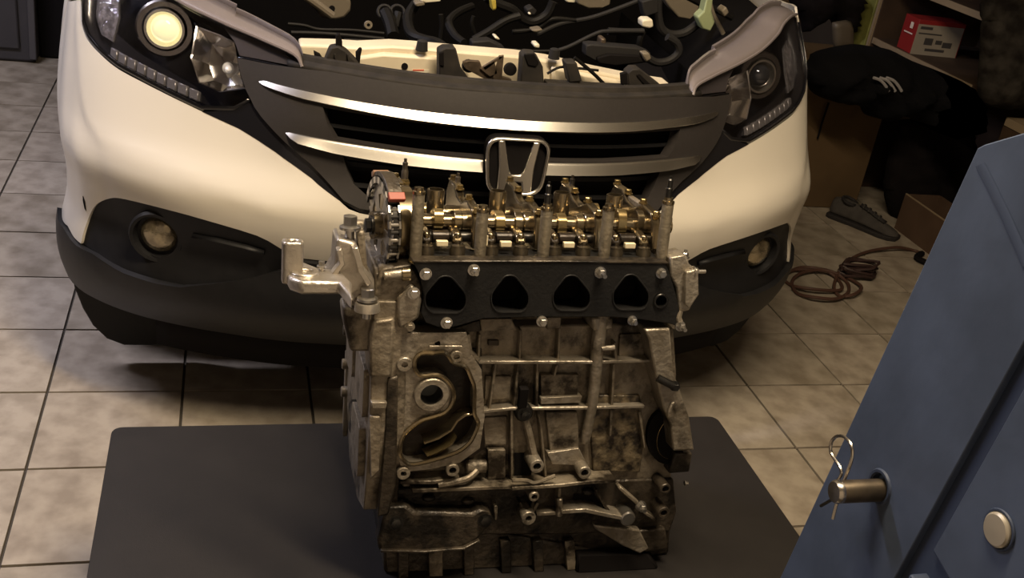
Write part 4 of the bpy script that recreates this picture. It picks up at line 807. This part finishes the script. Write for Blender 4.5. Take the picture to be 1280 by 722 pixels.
# ---------------------------------------------------------------- blue steel post with pin and clip
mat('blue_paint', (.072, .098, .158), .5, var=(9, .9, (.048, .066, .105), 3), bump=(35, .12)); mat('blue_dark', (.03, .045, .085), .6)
XP = (ray(1100, 608)*1.13)[0]
def bl(x, y, X=None): p = atx(x, y, XP if X is None else X); return (p.y, p.z)
post = empty('steel_post', (XP+.07, .85, 0), 'blue painted steel post with a cross pin and wire clip beside the table', 'steel post')
e0 = bl(1225, 178); e1 = bl(975, 722); k = (e1[0]-e0[0])/(e1[1]-e0[1])
def edge(z, off=0.): return e0[0]+k*(z-e0[1])-off
g0 = bl(1280, 445); gw = edge(g0[1])-g0[0]-.006
def plate(name, poly, x0, x1, m, parent, bevel=.003, holes=()):
    b = MB(); b.prism(poly, lambda a, c, h: V(x0+h, a, c), x1-x0, holes); return obj(name, b, m, parent, bevel=bevel)
tz = bl(1280, 158)[1]
hole = bl(1100, 608); hp = [(hole[0]+.0165*math.cos(t), hole[1]+.0165*math.sin(t)) for t in np.linspace(0, 2*math.pi, 20, endpoint=False)]
pt = plate('face_plate', [(edge(.02), .02), (edge(e0[1]-.006), e0[1]-.006), (edge(e0[1])-.006, e0[1]), (edge(tz)-.05, e0[1]+.03), (edge(tz)-gw+.0, e0[1]+.05), (edge(.02)-gw, .02)], XP, XP+.010, 'blue_paint', post, holes=[hp])
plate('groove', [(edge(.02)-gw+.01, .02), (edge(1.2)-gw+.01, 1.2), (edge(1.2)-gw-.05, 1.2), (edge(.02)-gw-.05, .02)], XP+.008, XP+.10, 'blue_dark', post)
zb = bl(1160, 700)[1]
pl2 = plate('inner_plate', [(edge(zb+.02)-gw-.020, zb+.01), (edge(1.22)-gw-.020, 1.22), (edge(1.22)-gw-.20, 1.22), (edge(zb)-gw-.20, zb-.03)], XP+.002, XP+.012, 'blue_paint', post)
plate('rear_wall', [(edge(.02)-.004, .02), (edge(1.2)-.004, 1.2), (edge(1.2)-.20, 1.2), (edge(.02)-.20, .02)], XP+.10, XP+.108, 'blue_paint', post)
b = MB(); b.add([(XP+x, edge(z)-.003, z) for z in (.02, e0[1]-.008) for x in (.008, .104)], [(0, 1, 3, 2)]); obj('front_wall', b, 'blue_paint', post, solid=.006)
b = MB(); b.rings([[V(XP-.0006, *bl(x-5, y+2)), V(XP-.0012, *bl(x, y)), V(XP-.0006, *bl(x+6, y-3))] for x, y in ((1225, 206), (1240, 235), (1258, 272), (1274, 308), (1284, 332))], closed=False, cap=False); obj('crease', b, mat('blue_crease_shade', (.050, .070, .118), .55), post)  # flat strip in darker blue paints the shading along the crease
b = MB(); b.box((XP+.05, .86, .01), (.16, .42, .02)); obj('base_plate', b, 'blue_paint', post, bevel=.003)
b = MB(); b.torus((XP, hole[0], hole[1]), V(1, 0, 0), .0175, .0028, 24, 6); obj('hole_rim', b, 'blue_dark', post)
mat('pin_steel', (.13, .105, .075), .42, .8, var=(50, .7, (.06, .048, .034))); mat('wire_steel', (.5, .47, .42), .25, 1.)
b = MB(); c = V(XP, hole[0]-.002, hole[1]-.003); b.lathe([(.0125, -.07), (.0125, .052), (.011, .056), (.001, .0565)], c, V(-1, 0, 0), 24); pin = obj('cross_pin', b, 'pin_steel', post, ang=40)
b = MB(); q = c+V(-.050, 0, 0); b.lathe([(.0128, 0), (.0128, .005), (.0112, .0075), (.001, .008)], q, V(-1, 0, 0), 24); obj('pin_end', b, 'wire_steel', pin)
hx = XP-.036
def cl(x, y): return V(hx, *bl(x, y, hx))
b = MB(); b.tube([cl(x, y) for x, y in ((1041, 648), (1044, 636), (1049, 618), (1056, 598), (1065, 572), (1064, 556), (1056, 546), (1046, 545), (1039, 553), (1039, 566), (1048, 580), (1052, 590), (1049, 598), (1042, 604))], .0019, 8, 4); obj('wire_clip', b, 'wire_steel', pin)
b = MB(); b.tube([cl(1050, 617), cl(1040, 624), cl(1026, 632)], .0018, 7); obj('clip_tip', b, 'dark_steel', pin)
by, bz = bl(1243, 662, XP-.004); b = MB(); b.lathe([(.0165, -.012), (.0165, .002), (.0145, .004), (.001, .0045)], (XP, by, bz), V(-1, 0, 0), 28); obj('bolt_end', b, 'beige_plastic' if False else 'pin_end_steel' if 'pin_end_steel' in MATS else mat('pin_end_steel', (.55, .50, .40), .35, .6), post, ang=40)
b = MB(); b.torus((XP+.001, by, bz), V(1, 0, 0), .0185, .0016, 24, 6); obj('hole_rim', b, 'blue_dark', post)
y2, z2 = bl(1262, 722, XP-.02)
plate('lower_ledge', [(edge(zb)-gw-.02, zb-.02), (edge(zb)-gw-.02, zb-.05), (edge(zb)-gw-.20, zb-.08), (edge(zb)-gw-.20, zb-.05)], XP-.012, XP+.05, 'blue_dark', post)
# ---------------------------------------------------------------- back of the garage, right
mat('shelf_wood', (.055, .032, .018), .65, var=(9, .8, (.03, .018, .011))); mat('pale_edge', (.26, .20, .13), .6); mat('moss_board', (.24, .24, .06), .6, var=(14, .8, (.12, .13, .03)))
mat('brown_board', (.105, .068, .034), .8, var=(6, .7, (.078, .05, .025)), spec=.2); mat('black_cloth', (.005, .005, .006), .95, bump=(70, .5), spec=.1); mat('dark_cloth', (.008, .0065, .007), .95, bump=(60, .5), spec=.1); mat('grey_cloth', (.042, .038, .033), .95, spec=.1, var=(16, .95, (.012, .010, .009), 3), bump=(50, .6))
mat('red_carton', (.26, .014, .014), .6); mat('white_carton', (.30, .265, .215), .6); mat('print_dark', (.05, .045, .045), .6); mat('print_pale', (.7, .6, .55), .6); mat('cardboard', (.095, .060, .040), .8, var=(10, .6, (.07, .043, .028)), spec=.2)
mat('shoe_grey', (.055, .050, .046), .75, var=(30, .6, (.028, .025, .023)), spec=.2); mat('shoe_dark', (.011, .009, .009), .8, bump=(90, .4)); mat('cable_brown', (.062, .028, .018), .65); mat('cabinet_grey', (.034, .032, .036), .6, var=(8, .5, (.024, .023, .026)))
SX = 2.6
su_ = empty('shelf_unit', (2.85, 3.5, 0), 'dark wooden shelf unit with pale board edges against the wall', 'shelf')
for z in (.652, .895, 1.21):
    b = MB(); b.box((SX+.26, 3.515, z), (.50, .67, .022)); s_ = obj('shelf_board', b, 'shelf_wood', su_)
    b = MB(); b.box((SX+.004, 3.515, z), (.008, .67, .024)); obj('board_edge', b, 'pale_edge', s_)
b = MB(); b.box((SX+.26, 3.86, .60), (.52, .02, 1.2)); obj('side_panel', b, 'shelf_wood', su_); b = MB(); b.box((SX+.49, 3.21, .60), (.04, .04, 1.2)); obj('rear_post', b, 'shelf_wood', su_)
b = MB(); b.box((SX+.515, 3.53, .60), (.012, .68, 1.2)); obj('back_panel', b, 'shelf_wood', su_)
b = MB(); b.box((SX-.004, 3.865, .62), (.012, .014, 1.24)); obj('panel_edge', b, 'pale_edge', su_)
b = MB(); b.box((SX-.002, 3.955, .62), (.022, .15, 1.24)); o = obj('mossy_board', b, 'moss_board', label='yellow-green painted upright board at the end of the dark shelf unit', cat='board', bevel=.003)
# red and white carton on the shelf
cb = empty('carton', (2.72, 3.55, .663), 'red carton with a white printed side on the dark wooden shelf', 'box')
q0 = atz(1137, 67, .663); q1 = atz(1121, 58, .663); q2 = q0+V(.21, -.008, 0); hgt = .135; q1 = V(q0.x+.01, q0.y+.11, q0.z); q3 = q1+(q2-q0)
b = MB(); b.add([q0, q2, q3, q1]+[p+V(0, 0, hgt) for p in (q0, q2, q3, q1)], [(3, 2, 1, 0), (4, 5, 6, 7), (0, 1, 5, 4), (1, 2, 6, 5), (2, 3, 7, 6), (3, 0, 4, 7)]); obj('carton_body', b, 'red_carton', cb, bevel=.001)
def on(a, c, z0, z1, lift=.0008):
    d = (q2-q0); n = V(d.y, -d.x, 0).normalized()*lift; n = -n if n.y > 0 else n
    return MB().add([q0+d*a+V(0, 0, z0*hgt)+n, q0+d*c+V(0, 0, z0*hgt)+n, q0+d*c+V(0, 0, z1*hgt)+n, q0+d*a+V(0, 0, z1*hgt)+n], [(0, 1, 2, 3)])
obj('white_label', on(.0, .98, .0, .88), 'white_carton', cb)
for a, c, z0, z1 in ((.06, .32, .74, .82), (.05, .55, .60, .64), (.22, .40, .30, .50), (.46, .60, .34, .46), (.62, .82, .26, .42), (.28, .70, .12, .20)): obj('print', on(a, c, z0, z1, .0014), 'print_dark', cb)
obj('print', MB().add([V(q0.x-.0006, q0.y+.03, q0.z+hgt*.68), V(q0.x-.0003, q0.y+.05, q0.z+hgt*.68), V(q0.x-.0003, q0.y+.05, q0.z+hgt*.86), V(q0.x-.0006, q0.y+.03, q0.z+hgt*.86)], [(0, 1, 2, 3)]), 'print_pale', cb)
obj('print', MB().add([V(q0.x-.0008, q0.y+.02, q0.z+hgt*.52), V(q0.x-.0003, q0.y+.08, q0.z+hgt*.52), V(q0.x-.0003, q0.y+.08, q0.z+hgt*.56), V(q0.x-.0008, q0.y+.02, q0.z+hgt*.56)], [(0, 1, 2, 3)]), 'print_pale', cb)
# brown chest and board left of the shelf
b = MB(); b.box((2.26, 3.70, .30), (.62, .24, .60)); ch_ = empty('chest', (2.26, 3.70, 0), 'plain brown board chest under the black jacket', 'chest'); obj('chest_body', b, 'brown_board', ch_, bevel=.004)
b = MB(); b.box((2.26, 3.70, .611), (.66, .27, .022)); obj('chest_lid', b, 'brown_board', ch_, bevel=.003)
b = MB(); b.box((2.1, 4.35, .55), (.9, .03, 1.10)); obj('plywood_sheet', b, 'brown_board', label='tall brown plywood sheet standing behind the chest', cat='board', bevel=.002)
def puff(name, px, Y, th, m, label, cat, st=7, nz=.35, seed=1, axis='Y', cap=None):
    """soft folded cloth: an outline pulled out into a padded, creased body"""
    px = [(p[0], p[1]) for p in crom([(a, c, 0) for a, c in px+px[:1]], 3)][:-1]
    def ww(x, y):
        p = aty(x, y, Y) if axis == 'Y' else atx(x, y, Y)
        return atx(x, y, cap) if cap and p.x > cap else p
    inner = []; xs = [p[0] for p in px]; ys = [p[1] for p in px]; y = min(ys)
    R2 = random.Random(seed)
    while y < max(ys):
        x = min(xs)
        while x < max(xs):
            q = (x+R2.uniform(-1, 1), y+R2.uniform(-1, 1))
            if inpoly(q, px) and min(math.dist(q, p) for p in px) > st*.45: inner.append(q)
            x += st
        y += st
    pts = px+inner; n = len(px); vs, es, fs, *_ = delaunay_2d_cdt([Vector(p) for p in pts], [(i, (i+1) % n) for i in range(n)], [], 1, 1e-5)
    from mathutils import noise
    dm = max(min(math.dist(q, p) for p in px) for q in inner); F = []; B_ = []
    nrm = V(0, -1, 0) if axis == 'Y' else V(-1, 0, 0)
    for v in vs:
        d = min(1, min(math.dist(v, p) for p in px)/dm); h = math.sqrt(max(0, 1-(1-d)**2))
        nn = noise.noise(Vector((v.x*.045, v.y*.045, seed)))+.6*noise.noise(Vector((v.x*.12+v.y*.05, v.y*.1, seed+5)))
        F.append(ww(v.x, v.y)+nrm*(th*h*(1+nz*nn))); B_.append(ww(v.x, v.y)-nrm*(th*.35*h))
    k = len(vs); b = MB(); b.add(F+B_, [tuple(f) for f in fs]+[tuple(i+k for i in reversed(f)) for f in fs]); bm = None
    o = obj(name, b, m, label=label, cat=cat, ang=80)
    bm = bmesh.new(); bm.from_mesh(o.data); bmesh.ops.remove_doubles(bm, verts=bm.verts, dist=1e-5); bmesh.ops.recalc_face_normals(bm, faces=bm.faces); bm.to_mesh(o.data); bm.free(); return o
jk = puff('jacket', [(1002, 84), (1008, 78), (1016, 66), (1030, 61), (1050, 57), (1068, 55), (1090, 58), (1112, 62), (1140, 76), (1176, 90), (1212, 108), (1218, 130), (1214, 152), (1190, 170), (1160, 160), (1134, 146), (1114, 142), (1098, 147), (1080, 142), (1072, 130), (1050, 128), (1030, 123), (1012, 112)], 3.40, .17, 'black_cloth', 'crumpled black jacket with pale stripes on the sleeve, thrown over the chest', 'jacket', seed=3, cap=2.57)
b = None
for d in (0, 8, 16):
    b = MB(); P = [aty(x+d, y, 3.215) for x, y in ((1092, 97), (1100, 100), (1106, 106), (1111, 114))]; b.tube(P, .0055, 6, 3); obj('sleeve_stripe', b, mat('stripe_grey', (.30, .29, .30), .7), jk)
for c_ in jk.children: pass
puff('sack', [(1124, 150), (1150, 148), (1190, 156), (1212, 156), (1220, 190), (1214, 232), (1206, 266), (1180, 279), (1150, 281), (1124, 281), (1112, 268), (1104, 236), (1110, 196)], 3.52, .09, 'dark_cloth', 'dark brown-black sack of clothes slumped on the tiles below the jacket', 'sack', seed=9)
puff('hanging_bag', [(984, -12), (1070, -12), (1072, 14), (1062, 40), (1044, 36), (1034, 22), (1016, 34), (1002, 40), (1000, 24), (988, 8)], 3.95, .10, 'dark_cloth', 'limp black bag with straps hung behind the headlight', 'bag', seed=4)
puff('plastic_sheet', [(1040, 28), (1064, 27), (1066, 58), (1052, 60), (1042, 58)], 3.80, .02, mat('dull_film', (.10, .082, .058), .5), 'scrap of pale plastic sheet beside the yellow-green board', 'plastic sheet', st=5, seed=6)
puff('patterned_cloth', [(1222, -78), (1300, -78), (1304, 0), (1300, 70), (1286, 128), (1262, 136), (1236, 132), (1222, 118), (1224, 70), (1228, 0)], 3.13, .08, 'grey_cloth', 'blotchy grey and black cloth hanging at the near end of the shelf', 'cloth', seed=8)
b = MB(); b.tube([aty(1036, 128, 3.56), aty(1028, 152, 3.56), aty(1022, 173, 3.57)], .004, 6); obj('dark_strap', b, 'dull_black', label='thin dark strap hanging down the brown chest', cat='strap')
# trainer on the floor
def shoe(p, hd, L, label, m1, m2):
    e = empty('trainer', p, label, 'shoe'); d = V(math.cos(hd), math.sin(hd), 0); s = V(-d.y, d.x, 0)
    T_ = lambda a, c, z: V(p)+d*a*L+s*c*L+V(0, 0, z*L)
    secs = [(-.5, .10, .26, .08), (-.44, .13, .30, .10), (-.3, .135, .31, .11), (-.1, .13, .29, .10), (.1, .15, .22, .10), (.28, .165, .17, .09), (.42, .14, .13, .07), (.5, .07, .09, .05)]
    def sec(a, wd, h, z0): return [T_(a, wd*math.cos(t)*(1 if math.sin(t) < .2 else .75), z0*.55+max(0, (h-z0*.55)*math.sin(t))) for t in np.linspace(0, math.pi, 11)]
    b = MB(); b.rings([sec(*q) for q in secs]); up = obj('upper', b, m1, e, sub=1, ang=80)
    b = MB(); b.rings([[T_(a, wd*1.12, 0), T_(a, wd*1.14, .06), T_(a, -wd*1.14, .06), T_(a, -wd*1.12, 0)] for a, wd, h, z0 in secs]); obj('sole', b, m2, e, bevel=.004)
    b = MB(); b.torus(T_(-.27, 0, .285), V(d*.25)+V(0, 0, 1), .10*L, .022*L, 20, 8); obj('collar', b, m2, e)
    b = MB(); b.rings([[T_(a, .05, h), T_(a, 0, h+.025), T_(a, -.05, h)] for a, h in ((-.10, .295), (.05, .25), (.18, .205), (.28, .18))], closed=False, cap=False); obj('tongue', b, m2, up, solid=.006)
    for a, h in ((-.06, .30), (.02, .275), (.10, .25), (.18, .225)):
        b = MB(); b.tube([T_(a, .07, h-.02), T_(a, .0, h+.012), T_(a+.015, -.07, h-.02)], .0035, 6, 3); obj('lace', b, m1, up)
    return e
pa = atz(1078, 284, 0.); shoe((pa.x, pa.y, 0), -.95, .30, 'scuffed grey trainer lying on the tiles before the chest', 'shoe_grey', 'shoe_dark')
# open cardboard box
C1 = atz(1143, 243, .15); C2 = atz(1177, 277, .15); bx0 = min(C1.x, C2.x)+.02; by0 = C2.y; by1 = C1.y; BX = .16; BC = (bx0+BX/2, (by0+by1)/2)
bx_ = empty('open_box', (*BC, 0), 'brown open-topped cardboard box on the tiles beside the cable', 'box')
for c, d in (((bx0, BC[1], .075), (.008, by1-by0, .15)), ((BC[0], by1, .075), (BX, .008, .15)), ((BC[0], by0, .075), (BX, .008, .15)), ((bx0+BX, BC[1], .075), (.008, by1-by0, .15)), ((BC[0], BC[1], .006), (BX, by1-by0, .012))):
    b = MB(); b.box(c, d); obj('box_side' if d[2] > .1 else 'box_bottom', b, 'cardboard', bx_, smooth=False)
b = MB(); b.bar((bx0, by0, .152), (bx0, by1, .152), .006, .004); obj('box_rim', b, 'pale_edge', bx_)
# tray on a crate
cr = empty('crate', (2.90, 3.08 if False else 2.70, 0), 'dark wooden crate carrying the parts tray', 'crate')
T0 = atz(1222, 141, .56); T1 = atz(1262, 162, .56)
b = MB(); b.box((T0.x+.29, (T0.y+T1.y)/2-.07, .265), (.38, .26, .53)); obj('crate_body', b, 'shelf_wood', cr, bevel=.003); cr.location = (T0.x+.29, (T0.y+T1.y)/2-.07, 0)
for o_ in cr.children:
    o_.data.transform(Matrix.Translation(V(2.90, 2.70, 0)-cr.location))
trx = (T0.x+.10, T0.x+.46, T1.y-.17, T0.y-.04); tr_ = empty('parts_tray', ((trx[0]+trx[1])/2, (trx[2]+trx[3])/2, .53), 'shallow pale-rimmed metal tray of small parts on the crate', 'tray')
b = MB(); b.box(((trx[0]+trx[1])/2, (trx[2]+trx[3])/2, .535), (trx[1]-trx[0], trx[3]-trx[2], .008)); obj('tray_bottom', b, 'dark_steel', tr_)
for a, c in (((trx[0], trx[2]), (trx[1], trx[2])), ((trx[1], trx[2]), (trx[1], trx[3])), ((trx[1], trx[3]), (trx[0], trx[3])), ((trx[0], trx[3]), (trx[0], trx[2]))):
    b = MB(); b.bar((*a, .548), (*c, .548), .006, .03); obj('tray_rim', b, 'pale_edge', tr_)
for i in range(10):
    b = MB(); x = rnd.uniform(trx[0]+.03, trx[0]+.2); y = rnd.uniform(trx[2]+.02, trx[3]-.02); b.hexbolt((x, y, .5392), V(rnd.uniform(-.3, .3), rnd.uniform(-.3, .3), 1), .006, .009); obj('loose_nut', b, 'steel', label='small steel nut lying in the parts tray', cat='nut', group='loose nuts in the parts tray')
# cable on the floor
def ground(px, z=.006): return [atz(x, y, z) for x, y in px]
loop = [(960, 352), (985, 340), (1010, 340), (1038, 344), (1058, 352), (1060, 366), (1045, 376), (1018, 376), (996, 366), (990, 352), (1004, 343), (1030, 342), (1048, 350), (1052, 362), (1040, 366), (1010, 365), (988, 356), (980, 346), (1000, 337), (1028, 341), (1046, 342), (1066, 352), (1076, 362), (1066, 372), (1050, 370), (1042, 360), (1046, 346), (1050, 338), (1058, 328), (1072, 320), (1092, 315), (1120, 313), (1142, 313), (1152, 318)]
P = ground(loop); P = [p+V(0, 0, .0045*(i % 4)) for i, p in enumerate(P)]
b = MB(); b.tube(P, .006, 7, 6); cbl = obj('cable', b, 'cable_brown', label='brown mains cable lying in loose coils on the tiles', cat='cable')
b = MB(); p0 = atz(1146, 322, .012); p1 = atz(1162, 330, .012); b.tube([P[-1], p0, p1], .012, 8, 3); obj('plug', b, 'dull_black', cbl)
bc = atz(1070, 346, .0); b = MB(); pts = []
for i in range(150):
    t = i/149*2*math.pi*9; a = i/149*2*math.pi*2.3; pts.append(bc+V(.07*math.cos(t)+.012*math.sin(3*t), .032*math.sin(t)+.01*math.cos(a*3), .012+.05*(.5+.5*math.sin(t*.37+a))*(.5+.5*abs(math.cos(a)))))
b.tube(pts, .0055, 6); obj('cable_bundle', b, mat('bundle_dark', (.03, .014, .012), .6), label='tangled dark red-brown bundle of flex among the cable coils', cat='cable')
# dark cabinet, back left
A_ = atz(45, 80, 0.); cbx = empty('cabinet', (A_.x-.45, A_.y+.2, 0), 'dark grey plastic cabinet standing on the tiles behind the car', 'cabinet')
b = MB(); b.box((A_.x-.45, A_.y+.22, .55), (.90, .42, 1.10)); obj('cabinet_body', b, 'cabinet_grey', cbx, bevel=.015)
b = MB(); b.box((A_.x-.46, A_.y+.005, .56), (.80, .02, 1.0)); obj('cabinet_door', b, 'cabinet_grey', cbx, bevel=.008)
b = MB(); b.box((A_.x+.07, A_.y+.25, .45), (.14, .30, .90)); obj('side_bin', b, 'dull_black', cbx, bevel=.01)
b = MB(); b.bar((A_.x-.01, A_.y+.0, .02), (A_.x+.012, A_.y+.0, 1.05), .03, .02, (0, 1, 0)); obj('corner_post', b, mat('post_grey', (.055, .052, .056), .6), cbx, bevel=.004)
